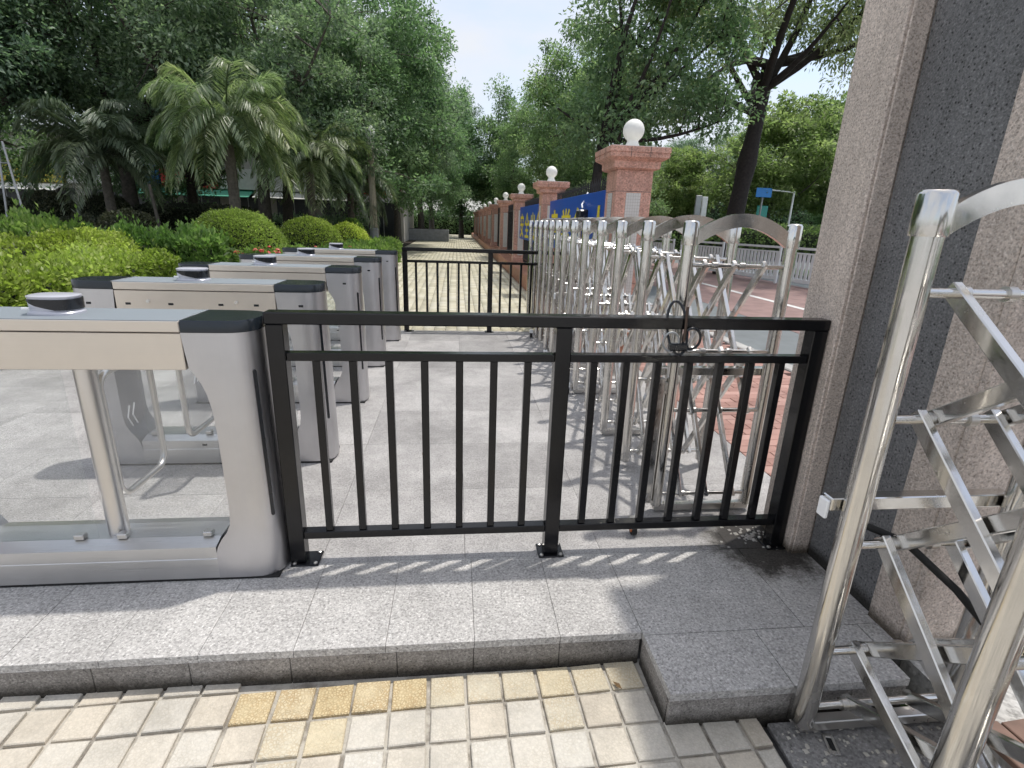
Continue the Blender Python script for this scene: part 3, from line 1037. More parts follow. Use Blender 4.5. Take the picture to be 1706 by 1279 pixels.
# ================================================================ FOLDING GATES
def gate(root, ys, xl, xr, H, scz, wheels, pr_=.031, box_z=.74, boxed=(), rr_=.0105, bw=(.020, .034), skip=1, planes=(.23, .30, .66, .73)):
    """frames across X at the local depths ys, H high, cross rods at heights scz"""
    post_me = MB().lathe([(pr_ - .003, .04), (pr_ - .003, H - .10)], 14).mesh('post', 'stainless', 50)
    cap_me = MB().lathe([(pr_ + .002, H - .105), (pr_ + .003, H - .10), (pr_ + .003, H - .012), (pr_ - .002, H - .003), (pr_ * .55, H)], 16).mesh('post_cap', 'stainless', 50)
    w = xr - xl
    n = 14
    arc_o, arc_i = [], []
    for k in range(n + 1):
        u = k / n
        x = pr_ + (w - 2 * pr_) * u
        zc = H - .065 + .072 * (1 - (2 * u - 1) ** 2)
        arc_o.append((x, zc + .028))
        arc_i.append((x, zc - .028 - .012 * abs(2 * u - 1)))
    arch = MB()
    ring = arc_o + arc_i[::-1]
    f0 = [(x, -.011, z) for x, z in ring]
    f1_ = [(x, .011, z) for x, z in ring]
    m_ = len(ring)
    vv = f0 + f1_
    ff = [(i, i + m_, (i + 1) % m_ + m_, (i + 1) % m_) for i in range(m_)]
    for i in range(n):
        ff.append((i, i + 1, m_ - 2 - i, m_ - 1 - i)[::-1])
        ff.append((m_ + i, m_ + i + 1, 2 * m_ - 2 - i, 2 * m_ - 1 - i))
    arch.add(vv, ff)
    arch_me = arch.mesh('arch', 'stainless', 40)
    rod_me = MB().tube([(.02, 0, 0), (w - .02, 0, 0)], rr_, 10).mesh('cross_rod', 'stainless', 50)
    col_me = MB().tube([(-.012, 0, 0), (.012, 0, 0)], rr_ * 1.55, 10).mesh('rod_collar', 'stainless_dull', 50)
    foot_me = MB().cbox(-.012, w + .012, -.018, .018, .012, .048, .003).mesh('foot_bar', 'stainless_dull')
    for i, y in enumerate(ys):
        for x in (xl, xr):
            p_ = link('post', post_me, root, (x, y, 0))
            link('post_cap', cap_me, p_)
        link('arch', arch_me, root, (xl, y, 0))
        for z in scz:
            rd_ = link('cross_rod', rod_me, root, (xl, y, z))
            for cx in (.13, .26):
                if i < 4:
                    link('rod_collar', col_me, rd_, (cx, 0, 0))
        if i % 2 == 0:
            link('foot_bar', foot_me, root, (xl, y, 0))
        if i in boxed:
            bx = MB().cbox(xl - .05, xr + .02, y + .032, y + .072, box_z - .02, box_z + .02, .003).build('box_tube', 'stainless', root)
            MB().cbox(xl - .062, xl - .0505, y + .034, y + .070, box_z - .045, box_z + .012, .003).build('tube_stop', 'white_paint', bx)
    for i in range(len(ys) - 1):
        ya, yb = ys[i], ys[i + 1]
        for k in range(len(scz) - skip):
            z0, z1 = scz[k], scz[k + skip]
            for j, fx in enumerate(planes):
                x = xl + w * fx
                if j % 2 == 0:
                    a_, b_ = (x, ya, z1), (x, yb, z0)
                else:
                    a_, b_ = (x, ya, z0), (x, yb, z1)
                d = (Vector(b_) - Vector(a_)).normalized() * .02
                MB().beam(Vector(a_) - d, Vector(b_) + d, bw[0], bw[1], .003, up=(0, 1, 0.3)).build('scissor_bar', 'stainless', root)
    for i in wheels:
        y = ys[i]
        fk = MB().cbox(xl - .085, xl - .045, y - .012, y + .03, .058, .10, .004).build('caster_fork', 'white_paint', root)
        MB().tube([(xl - .078, y + .008, .029), (xl - .052, y + .008, .029)], .0285, 16).build('caster_wheel', 'black_rubber', fk, 50)
        MB().cbox(xl - .05, xl - .02, y - .004, y + .02, .055, .085, .002).build('caster_arm', 'stainless_dull', fk)


g1 = thing('folding_gate', 'folded stainless steel retractable gate standing behind the near black fence', 'gate', (0, 0, 0))
GY = [2.28, 2.80, 3.28, 3.74, 4.20, 4.63, 5.02, 5.37, 5.74, 6.12, 6.48, 6.87, 7.35]
gate(g1, GY, 1.022, 1.502, 1.435, (0.10, 0.555, 0.85, 1.245), (4, 7, 10), boxed=(0, 6), skip=2, planes=(.17, .245, .46, .535, .76, .835))
# upright locking bar with a caster at the near left post
MB().cbox(.955, .985, 2.262, 2.292, .055, .72, .003).build('drop_bar', 'stainless', g1)
MB().cbox(.985, 1.0, 2.266, 2.288, .64, .70, .002).build('bar_bracket', 'stainless_dull', g1)
cf = MB().cbox(.818, .856, 2.05, 2.11, .055, .085, .003).build('caster_fork', 'stainless_dull', g1)
MB().beam((.84, 2.09, .075), (.968, 2.27, .10), .012, .02).build('caster_arm', 'stainless_dull', g1)
MB().tube([(.827, 2.08, .030), (.848, 2.08, .030)], .029, 16).build('caster_wheel', 'black_rubber', cf, 50)
MB().tube([(.8245, 2.08, .030), (.8265, 2.08, .030)], .016, 12).build('wheel_hub', 'caster_orange', cf, 50)

g2 = thing('folding_gate', 'near end of a stainless steel retractable gate at the right edge, before the granite pillar', 'gate', (0, 0, ZL))
gate(g2, [1.162, 0.745, 0.33], 1.10, 1.60, 1.635, (0.10, 0.315, 0.690, 1.070, 1.40), (), pr_=.037, box_z=.80, boxed=(0,), rr_=.013, bw=(.026, .042))
for o in (g1, g2):
    o['group'] = 'stainless steel folding gates'
# black strap hanging inside the near gate
st = MB()
st.tube([(1.17, 1.20, .60), (1.30, 1.18, .55), (1.42, 1.10, .44), (1.52, 0.98, .30), (1.60, .86, .22)], .011, 8)
tag(st.build('power_cable', 'black_rubber', None, 60), 'black power cable sagging diagonally through the bars of the near gate', 'cable')

# ================================================================ GRANITE PILLAR
pl = thing('gate_pillar', 'tall speckled granite gate pillar, beige with a dark grey strip, at the right', 'pillar', (1.6, 1.7, 0))
PH = 3.0


def pp(nm, mat, x0, x1, y0, y1, z0=-.02, z1=PH, b=.004):
    return MB().cbox(x0 - 1.6, x1 - 1.6, y0 - 1.7, y1 - 1.7, z0, z1, b).build(nm, mat, pl)


pp('pillar_core', 'riser_granite', 1.625, 1.79, 1.36, 2.10, -.05, PH - .02)
pp('beige_edge_slab', 'beige_granite', 1.512, 1.624, 1.900, 2.125)
pp('edge_bead', 'beige_granite', 1.512 + .012, 1.60, 1.8905, 1.8995, b=.004)
pp('dark_slab', 'dark_granite', 1.600, 1.6245, 1.502, 1.8895)
pp('beige_slab', 'beige_granite', 1.580, 1.6245, 1.358, 1.5015)
pp('beige_front_slab', 'beige_granite', 1.581, 1.765, 1.330, 1.3575)
pp('beige_back_slab', 'beige_granite', 1.6255, 1.81, 2.101, 2.124)
pp('beige_outer_slab', 'beige_granite', 1.791, 1.812, 1.36, 2.10)
pp('pillar_cap', 'beige_granite', 1.47, 1.86, 1.28, 2.17, PH + .001, PH + .10)

# ================================================================ BOUNDARY WALL
wp = thing('wall_plinth', 'low pink granite plinth running along the right side of the garden path', 'wall', (1.84, 5.4, 0))
for k in range(40):
    MB().cbox(-.32, .30, .02 + k * 1.2 + .003, .02 + (k + 1) * 1.2 - .003, -.2, .30, .012).build('plinth_block', 'plinth_granite', wp)

PY = [5.80 + 4.9 * k for k in range(10)]


def make_pilaster():
    t = thing('wall_pilaster', '', 'pilaster')
    sh = MB().frustum(0, 0, [(.21, .30), (.21, .42), (.19, .44), (.19, .80)]).build('lower_shaft', 'pink_granite', t)
    MB().frustum(0, 0, [(.187, .80), (.187, .806)]).build('shaft_joint', 'joint_dark', t)
    MB().frustum(0, 0, [(.19, .806), (.19, 1.746)]).build('shaft', 'pink_granite', t)
    MB().frustum(0, 0, [(.187, 1.746), (.187, 1.752)]).build('shaft_joint', 'joint_dark', t)
    MB().frustum(0, 0, [(.19, 1.752), (.19, 1.955)]).build('upper_shaft', 'pink_granite', t)
    cp = MB().frustum(0, 0, [(.205, 1.956), (.24, 1.972), (.245, 2.036), (.27, 2.050), (.305, 2.070), (.31, 2.102), (.303, 2.106), (.303, 2.112), (.312, 2.116), (.312, 2.165)]).build('capital', 'pink_granite', t)
    MB().frustum(0, 0, [(.300, 2.1655), (.300, 2.172), (.12, 2.176)]).build('top_slab', 'mosaic_white', t)
    for s_ in (-1, 1):
        for u in (-.10, .10):
            MB().box(u - .0025, u + .0025, s_ * .3125 - .0012, s_ * .3125 + .0012, 2.07, 2.164).build('cap_joint', 'joint_dark', cp)
            MB().box(s_ * .3125 - .0012, s_ * .3125 + .0012, u - .0025, u + .0025, 2.07, 2.164).build('cap_joint', 'joint_dark', cp)
    pr2 = [(.085, 2.1765), (.085, 2.19), (.072, 2.215), (.060, 2.240), (.058, 2.255), (.066, 2.268)]
    for k in range(1, 13):
        a_ = -0.95 + (math.pi / 2 + 0.95) * k / 12
        pr2.append((max(.001, .110 * math.cos(a_)), 2.355 + .110 * math.sin(a_)))
    MB().lathe(pr2, 24).build('ball_finial', 'ball_white', t, 60)
    # white mosaic insets on the two visible faces
    for nm, rot in (('mosaic_panel', 0), ('mosaic_panel', -math.pi / 2)):
        p_ = MB().box(-.078, .078, -.1935, -.1895, .50, 1.735).build(nm, 'mortar', t)
        p_.rotation_euler = (0, 0, rot)
        mv = MB()
        sx_, sz_ = .026, .0308
        for a_ in range(6):
            for b_ in range(40):
                x0, z0 = -.078 + a_ * sx_, .502 + b_ * sz_
                mv.add([(x0 + .0012, -.1955, z0 + .0012), (x0 + sx_ - .0012, -.1955, z0 + .0012), (x0 + sx_ - .0012, -.1955, z0 + sz_ - .0012), (x0 + .0012, -.1955, z0 + sz_ - .0012)], [(0, 1, 2, 3)])
        kind(mv.build('mosaic_chips', 'mosaic_white', p_), 'stuff')
    return t


pl0 = make_pilaster()
ords = ['nearest', 'second', 'third', 'fourth', 'fifth', 'sixth', 'seventh', 'eighth', 'ninth', 'farthest']
for k, y in enumerate(PY):
    o = pl0 if k == 0 else copy_tree(pl0)
    o.location = (1.84, y, 0)
    if k == 0:
        o['label'] = 'nearest and largest pink granite wall pilaster with a white ball on top'
    elif k == 9:
        o['label'] = 'pink granite wall pilaster with white ball, farthest of the row at the path end'
    else:
        o['label'] = '%s pink granite wall pilaster from the front, with a white ball on top' % ords[k]
    o['group'] = 'pink wall pilasters with white balls'


def text_mesh(txt, size):
    cu = bpy.data.curves.new('txt', 'FONT')
    cu.body = txt
    cu.size = size
    cu.extrude = .002
    cu.offset = size * 0.018
    cu.resolution_u = 2
    ob = bpy.data.objects.new('txt', cu)
    C.objects.link(ob)
    dg = bpy.context.evaluated_depsgraph_get()
    me = bpy.data.meshes.new_from_object(ob.evaluated_get(dg))
    bpy.data.objects.remove(ob)
    me.materials.clear()
    me.materials.append(M['banner_yellow'])
    me.name = 'banner_character'
    return me


for k in range(9):
    y0, y1 = PY[k] + .19, PY[k + 1] - .19
    t = thing('railing_panel', ('dark iron railing panel between the %s and %s wall pilasters' % (ords[k], ords[k + 1])) if k < 8 else 'dark iron railing panel before the farthest wall pilaster', 'railing', (1.93, y0, .30), 'iron railing panels on the wall')
    L = y1 - y0
    rl = MB()
    rl.cbox(-.015, .015, 0, L, .10, .13, .002)
    MB().cbox(-.015, .015, 0.001, L - .001, .10, .13, .002).build('lower_rail', 'iron_dark', t)
    MB().cbox(-.015, .015, 0.001, L - .001, 1.46, 1.49, .002).build('upper_rail', 'iron_dark', t)
    bars = MB()
    nb_ = int(L / .11)
    for j in range(1, nb_):
        yy = L * j / nb_
        bars.box(-.008, .008, yy - .008, yy + .008, .02, 1.62)
        bars.add([(-.011, yy - .011, 1.62), (.011, yy - .011, 1.62), (.011, yy + .011, 1.62), (-.011, yy + .011, 1.62), (0, yy, 1.72)], [(0, 3, 2, 1), (0, 1, 4), (1, 2, 4), (2, 3, 4), (3, 0, 4)])
    kind(bars.build('railing_bars', 'iron_dark', t), 'stuff')
    if k >= 2:
        # dark sheet backing of the far panels
        MB().cbox(.02, .03, .01, L - .01, .12, 1.45, .002).build('backing_sheet', 'iron_dark', t)
    if k < 2:
        bn = thing('slogan_banner', ('blue banner with yellow characters beside the nearest wall pilaster', 'blue banner with yellow characters between the second and third wall pilasters')[k], 'banner', (1.80, y1 - .1, .98), 'blue slogan banners on the wall')
        Lb = L - .2
        MB().cbox(-.006, .006, -Lb, 0, 0, .83, .002).build('cloth', 'banner_blue', bn)
        for j, chx in enumerate(('幸常行人', '安全出行')[k]):
            me_ = text_mesh(chx, .82)
            o = link('banner_character', me_, bn, (-.009, -.14 - j * (Lb - .2) / 4, .10), (R(90), 0, R(-90)))
            o.scale = (1.0, .80, 1)
# flood lamp clipped on the near banner
fl = thing('flood_lamp', 'black flood lamp on a bent wire arm in front of the near blue banner', 'lamp', (1.74, 7.45, 1.62))
MB().tube([(.12, .25, .22), (.06, .18, .10), (.0, .06, .05), (0, 0, 0)], .012, 6).build('lamp_arm', 'white_paint', fl, 60)
MB().cbox(-.07, .07, -.12, .10, -.14, -.02, .02).build('lamp_head', 'black_plastic', fl)
MB().cbox(-.02, .02, -.16, -.125, -.30, -.10, .01).build('lamp_bracket', 'black_plastic', fl)

# ================================================================ STREET THINGS
nbp = 0
bl = ['white street barrier panel nearest the granite pillar, cut off by it', 'white street barrier panel framed by the nearest gate arch',
      'white street barrier panel left of the big tree trunk', 'white street barrier panel farther off, seen through the gate frames', 'white street barrier panel farthest down the street']
for k in range(5):
    px = 9.75 - 0.62 * k * (0.9 if k < 3 else 1.0)
    py = 12.1 + 2.25 * k
    rz = math.atan2(2.25, -0.56)
    t = thing('street_barrier', bl[k], 'barrier', (px, py, -.035), 'white street barrier panels', rz)
    Lb = 2.2
    for x in (0.03, Lb - .03):
        MB().cbox(x - .03, x + .03, -.03, .03, 0, 1.06, .004).build('post', 'white_paint', t)
    MB().cbox(.061, Lb - .061, -.02, .02, .98, 1.04, .004).build('top_rail', 'white_paint', t)
    MB().cbox(.061, Lb - .061, -.02, .02, .86, .90, .003).build('upper_rail', 'white_paint', t)
    MB().cbox(.061, Lb - .061, -.025, .025, .10, .20, .004).build('bottom_rail', 'white_paint', t)
    sl = MB().cbox(-.046, .046, -.010, .010, .2005, .8595, .002).mesh('slat', 'white_paint')
    for j in range(15):
        link('slat', sl, t, (.13 + j * .1385, 0, 0))


def pole_sign(name, label, cat, loc, h, w, hh, mat, armx=0.0):
    t = thing(name, label, cat, loc)
    MB().lathe([(.05, 0), (.045, h)], 10).build('pole', 'pole_grey', t, 50)
    if armx:
        MB().tube([(0, 0, h - .05), (armx, 0, h + .05)], .035, 8).build('arm', 'pole_grey', t, 50)
    MB().cbox(armx - w / 2, armx + w / 2, -.08, -.05, h - hh / 2 - .1, h + hh / 2 - .1, .01).build('sign_face', mat, t)
    return t


pole_sign('road_sign', 'round-cornered blue road sign on a grey pole beyond the street', 'sign', (15.72, 27, 0), 3.38, .85, .45, 'sign_blue')
pole_sign('road_sign', 'small teal sign plate below the blue road sign across the street', 'sign', (15.95, 27.3, 0), 2.42, .60, .68, 'sign_teal')
lp = thing('street_pole', 'thin white pole with a side arm right of the blue road sign', 'pole', (17.4, 27, 0))
MB().lathe([(.06, 0), (.05, 3.4)], 10).build('pole', 'white_paint', lp, 50)
MB().tube([(0, 0, 3.35), (-1.6, 0, 3.45)], .035, 8).build('arm', 'white_paint', lp, 50)
sb = thing('sign_board', 'pale double sign board on posts at the far side of the street', 'sign', (12.7, 27.5, 0))
MB().cbox(-.32, -.02, -.05, .05, 1.5, 3.05, .01).build('left_board', 'pole_grey', sb)
MB().cbox(.05, .33, -.02, .08, 1.5, 3.0, .01).build('right_board', 'white_paint', sb)
for x in (-.2, .2):
    MB().cbox(x - .03, x + .03, .0815 if x > 0 else .0505, .12, 0, 2.9, .004).build('post', 'pole_grey', sb)

# ornate lamp column, planter, shop behind the trees
lc = thing('lamp_column', 'slim fluted stone lamp column with a stepped base among the trees by the path', 'column', (-2.95, 20, 0))
fz = []
for z, r_ in ((1.06, .135), (1.6, .13), (2.6, .115), (3.8, .10)):
    fz.append([((r_ if i % 2 else r_ * .88) * math.cos(i * math.pi / 14), (r_ if i % 2 else r_ * .88) * math.sin(i * math.pi / 14), z) for i in range(28)])
MB().loft(fz).build('shaft', 'lamp_stone', lc)
MB().lathe([(.21, 0), (.21, .5), (.19, .55), (.19, .62), (.165, .66), (.165, .95), (.18, 1.0), (.15, 1.055)], 16).build('base', 'planter_grey', lc, 40)
MB().lathe([(.12, 3.801), (.16, 3.9), (.12, 3.95), (.18, 4.1), (.17, 4.3), (.06, 4.42)], 16).build('lantern', 'shop_white', lc, 40)
pb = thing('planter_box', 'long grey concrete planter at the far end of the path', 'planter', (-2.6, 38, 0))
MB().cbox(-1.9, 2.1, -.8, .8, 0, .78, .03).build('planter_wall', 'planter_grey', pb)
MB().box(-1.8, 2.0, -.7, .7, .781, .80).build('planter_soil', 'soil', pb)

shop = thing('shop_building', 'low shop building with red, blue and green fascia behind the dark trees at the left', 'building', (-13, 34, 0))
MB().box(-22, 9.8, 0, 8, 0, 5.2).build('wall', 'shop_wall', shop)
MB().cbox(-22.4, 10.2, -.5, 8.3, 5.201, 5.5, .03).build('roof', 'planter_grey', shop)
segs = [(-21.5, -15, 'shop_white'), (-14.8, -9, 'shop_yellow'), (-8.8, -5.5, 'shop_white'), (-5.3, -3.9, 'shop_blue'), (-3.8, -.8, 'shop_red'), (-.6, 5.6, 'shop_white'), (5.8, 9.6, 'shop_red')]
for x0, x1, mt in segs:
    MB().cbox(x0, x1, -.25, -.001, 2.72, 3.85, .02).build('fascia', mt, shop)
for x0, x1, mt in ((-21.5, -15, 'shop_green'), (-14.8, -9, 'shop_white'), (-5.3, 1.2, 'shop_green'), (1.4, 9.6, 'shop_white')):
    MB().add([(x0, -.02, 2.7), (x1, -.02, 2.7), (x1, -1.1, 2.3), (x0, -1.1, 2.3), (x0, -.02, 2.66), (x1, -.02, 2.66), (x1, -1.1, 2.26), (x0, -1.1, 2.26)],
             [(0, 3, 2, 1), (4, 5, 6, 7), (3, 7, 6, 2), (0, 4, 7, 3), (1, 2, 6, 5), (0, 1, 5, 4)]).build('awning', mt, shop)
x = -21
while x < 9:
    w_ = MB().cbox(x, x + 2.0, -.06, -.002, .15, 2.45, .02).build('shop_window', 'shop_dark', shop)
    MB().cbox(x + .97, x + 1.03, -.08, -.061, .2, 2.4, .01).build('mullion', 'pole_grey', w_)
    x += 2.6
ld = thing('white_ladder', 'white metal frame like a ladder standing at the far left edge', 'ladder', (-9.95, 13.5, 0))
MB().tube([(-.30, 0, 0), (-.16, 0.2, 2.75)], .022, 6).build('rail', 'pole_grey', ld, 60)
MB().tube([(.26, 0, 0), (-.06, 0.2, 2.75)], .022, 6).build('rail', 'pole_grey', ld, 60)
for z in (.6, 1.2, 1.8, 2.3):
    u = z / 2.75
    MB().tube([(-.30 + .14 * u, .2 * u, z), (.26 - .32 * u, .2 * u, z)], .016, 6).build('rung', 'pole_grey', ld, 60)


# ================================================================ VEGETATION
def hedge_shell(nrng, n, shape, c, s, depth=.10):
    """points + outward normals on the skin of a box or an ellipsoid"""
    cx, cy, cz = c
    sx, sy, sz = s
    if shape == 'box':
        ar = np.array([sx * sy * 4, sx * sz * 2, sx * sz * 2, sy * sz * 2, sy * sz * 2])
        which = nrng.choice(5, n, p=ar / ar.sum())
        u, v = nrng.uniform(-1, 1, n), nrng.uniform(-1, 1, n)
        w = (v + 1) / 2
        P = np.zeros((n, 3))
        Nn = np.zeros((n, 3))
        for k, (ax, sg) in enumerate(((2, 1), (1, -1), (1, 1), (0, -1), (0, 1))):
            m_ = which == k
            if ax == 2:
                P[m_] = np.stack([u[m_] * sx, v[m_] * sy, np.full(m_.sum(), sz)], 1)
            elif ax == 1:
                P[m_] = np.stack([u[m_] * sx, np.full(m_.sum(), sg * sy), w[m_] * sz], 1)
            else:
                P[m_] = np.stack([np.full(m_.sum(), sg * sx), u[m_] * sy, w[m_] * sz], 1)
            Nn[m_, ax] = sg
        # soften the corners
        q_ = np.abs(P / np.array([sx, sy, sz]))
        P[:, 2] -= 0.09 * sz * (np.maximum(q_[:, 0], q_[:, 1]) ** 6) * (P[:, 2] > .6 * sz)
    else:
        d = unit(nrng, n)
        d[:, 2] = np.where(d[:, 2] < -.35, -d[:, 2], d[:, 2])
        P = d * np.array([sx, sy, sz])
        Nn = d / np.array([sx, sy, sz])
        Nn /= np.linalg.norm(Nn, axis=1, keepdims=True)
    # lumpy outline
    bmp = np.sin(P[:, 0] * 5.1 + cx) * np.sin(P[:, 1] * 4.3 + cy) + .6 * np.sin(P[:, 0] * 11 + P[:, 1] * 9 + 2 * P[:, 2])
    stray = np.where(nrng.random(n) < .05, nrng.random(n) * depth * 1.0 + .01, 0)
    P = P + Nn * (bmp * depth * .45 - nrng.random(n) * depth + stray)[:, None]
    return P + np.array([cx, cy, cz]), Nn


def hedge(name, label, cat, shape, c, s, mat, n, L, seed, depth=.10, group=None, tall=0.0):
    nrng = np.random.default_rng(seed)
    root = thing(name, label, cat, (c[0], c[1], 0.0), group)
    cz = c[2] if shape != 'box' else 0.02
    P, Nn = hedge_shell(nrng, n, shape, (0, 0, cz), s, depth)
    D = Nn * .75 + unit(nrng, n) * .8 + np.array([0, 0, .35 + tall])
    Lf = L * nrng.uniform(.6, 1.35, n)
    rnd = np.clip(nrng.normal(.5, .22, n) + .18 * np.sin(P[:, 0] * 3 + P[:, 1] * 2.2) - .25 * (np.sin(P[:, 0] * 7.3 + 1.7 * P[:, 2]) * np.sin(P[:, 1] * 6.1 + seed) > .72), 0, 1)
    link('foliage', leaf_mesh('foliage', P, D, unit(nrng, n) + Nn, Lf, Lf * .55, mat, rnd), root)
    k = 1 - max(.06, depth * 1.0 / max(.3, min(s)))
    cm = MB()
    if shape == 'box':
        cm.cbox(-s[0] + depth, s[0] - depth, -s[1] + depth, s[1] - depth, 0, s[2] + cz - depth * 1.4, .08)
    else:
        pr2 = []
        for i in range(9):
            a_ = -math.pi / 3 + (math.pi / 2 + math.pi / 3) * i / 8
            pr2.append((max(.001, math.cos(a_) * s[0] * k), cz + math.sin(a_) * s[2] * k))
        cm.lathe(pr2, 20)
        for i, p in enumerate(cm.v):
            cm.v[i] = (p[0], p[1] * s[1] / s[0], p[2])
    cm.build('dark_core', 'hedge_core', root, 60)  # solid core behind the leaf shell; inner shade is put into its dark colour
    return root


hedge('clipped_hedge', 'bright yellow-green clipped hedge behind the turnstiles at the left edge', 'hedge', 'box', (-4.82, 6.85, 0), (.66, 1.78, .79), 'leaf_hedge', 34000, .060, 21, .13)
hedge('round_bush', 'low rounded yellow-green bush just behind the bright clipped hedge', 'bush', 'ell', (-6.1, 9.6, .35), (.92, .8, .70), 'leaf_hedge', 14000, .055, 22)
hedge('clipped_hedge', 'low yellow-green hedge strip behind the bright one, at the left edge', 'hedge', 'box', (-8.3, 9.4, 0), (1.9, .6, .90), 'leaf_hedge', 14000, .06, 23)
hedge('leafy_shrub', 'dark green leafy shrub between the yellow hedge and the big round topiary', 'shrub', 'box', (-5.3, 10.45, 0), (1.15, .5, 1.0), 'leaf_green', 15000, .085, 24, .18, None, .5)
hedge('topiary_ball', 'largest clipped round topiary bush beside the flowers', 'topiary', 'ell', (-4.32, 11.2, .55), (1.0, .95, .90), 'leaf_topiary', 26000, .042, 25, .05)
hedge('topiary_ball', 'clipped round topiary directly right of the largest one', 'topiary', 'ell', (-3.55, 13.6, .50), (.82, .75, .86), 'leaf_topiary', 13000, .045, 26, .05)
hedge('topiary_ball', 'pale small topiary between two larger round bushes', 'topiary', 'ell', (-3.05, 15.6, .45), (.66, .6, .78), 'leaf_hedge', 8000, .05, 27, .06)
hedge('topiary_ball', 'small dark green topiary in the shade next to the lamp column', 'topiary', 'ell', (-3.55, 19.0, .55), (.5, .5, .78), 'leaf_green', 6000, .06, 28, .06)
hedge('flower_hedge', 'low green flower hedge with red blooms behind the far turnstiles', 'hedge', 'box', (-3.3, 10.3, 0), (.55, .75, .72), 'leaf_green', 12000, .07, 29, .12)
hedge('leafy_hedge', 'low bright green bushes running along the left side of the path', 'hedge', 'box', (-2.55, 15.3, 0), (.62, 3.6, .68), 'leaf_green', 30000, .075, 30, .14, None, .3)
hedge('leafy_shrub', 'ferny green shrub at the left edge behind the hedge strip', 'shrub', 'box', (-9.2, 11.9, 0), (1.4, .5, 1.15), 'leaf_green', 9000, .10, 31, .25, None, .8)
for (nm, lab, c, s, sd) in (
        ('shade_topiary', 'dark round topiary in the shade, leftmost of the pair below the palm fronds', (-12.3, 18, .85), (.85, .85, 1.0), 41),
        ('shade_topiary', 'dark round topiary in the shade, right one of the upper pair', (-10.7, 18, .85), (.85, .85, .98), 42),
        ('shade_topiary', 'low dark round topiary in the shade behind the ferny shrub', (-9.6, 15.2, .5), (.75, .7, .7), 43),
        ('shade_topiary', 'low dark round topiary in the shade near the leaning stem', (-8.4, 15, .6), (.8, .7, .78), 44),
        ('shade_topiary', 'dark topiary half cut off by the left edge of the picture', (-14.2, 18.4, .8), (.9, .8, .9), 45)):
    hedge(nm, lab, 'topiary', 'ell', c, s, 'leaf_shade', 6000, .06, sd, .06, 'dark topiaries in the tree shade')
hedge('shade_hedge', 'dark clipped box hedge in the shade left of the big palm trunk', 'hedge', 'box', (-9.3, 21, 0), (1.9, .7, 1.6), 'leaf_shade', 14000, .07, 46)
hedge('street_hedge', 'light green clipped hedge along the far side of the street', 'hedge', 'box', (20, 26, 0), (11.0, .8, 1.65), 'leaf_light', 22000, .13, 47, .2)
hedge('far_hedge', 'dark green hedge closing the far end of the garden path', 'hedge', 'box', (0.5, 58, 0), (9, 1.0, 2.2), 'leaf_mid', 14000, .20, 48, .3)
hedge('far_thicket', 'dark thicket closing the view beyond the street trees', 'thicket', 'box', (24, 50, 0), (20, 1.5, 4.6), 'leaf_dark', 26000, .30, 50, .6)
hedge('back_hedge', 'tall dark hedge in front of the shop building at the left', 'hedge', 'box', (-14, 30, 0), (9.5, .8, 1.3), 'leaf_dark', 14000, .14, 49, .25)

# ixora blooms on the flower hedges: each bloom one thing-part of its hedge
fh = [o for o in C.objects if o.name.startswith('flower_hedge')][0]
lh = [o for o in C.objects if o.name.startswith('leafy_hedge')][0]
blooms = []
for mt in ('petal_red', 'petal_pink'):
    b_ = MB()
    r2 = random.Random(3)
    for k in range(16):
        th, ph = r2.uniform(0, 6.283), r2.uniform(0, 1.3)
        d = Vector((math.sin(ph) * math.cos(th), math.sin(ph) * math.sin(th), math.cos(ph)))
        p = d * .045
        a_ = d.cross(Vector((0, 0, 1)) if d.z < .95 else Vector((1, 0, 0))).normalized() * .018
        c2 = d.cross(a_)
        b_.add([p + a_, p + c2 * 1, p - a_, p - c2 * 1], [(0, 1, 2, 3)])
        b_.add([Vector((0, 0, 0)), p + a_, p - a_], [(0, 1, 2)])
    blooms.append(b_.mesh('bloom', mt))
for k in range(46):
    me_ = blooms[1 if k % 3 == 0 else 0]
    link('bloom', me_, fh, (rng.uniform(-.55, .5), rng.uniform(-.8, .1), .74 + rng.uniform(-.14, .06)), (rng.uniform(-.6, .3), rng.uniform(-.4, .4), rng.uniform(0, 6)))
for k in range(30):
    link('bloom', blooms[1], lh, (rng.uniform(-.6, .2), rng.uniform(-3.7, .5), .70 + rng.uniform(-.12, .05)), (rng.uniform(-.5, .3), 0, rng.uniform(0, 6)), (.8, .8, .8))


# ---------------------------------------------------------------- trees
def limb(mb, p, q, r0, r1, sag, seed, n=6, seg=5):
    rr = random.Random(seed)
    p, q = Vector(p), Vector(q)
    d = q - p
    side = Vector((rr.uniform(-1, 1), rr.uniform(-1, 1), 0)) * d.length * .10
    pts, rs = [], []
    for k in range(seg + 1):
        u = k / seg
        b_ = math.sin(math.pi * u)
        pts.append(p + d * u + side * b_ + Vector((0, 0, sag * d.length * b_)))
        rs.append(r0 * (1 - u) + r1 * u)
    mb.tube(pts, rs, n)
    return pts


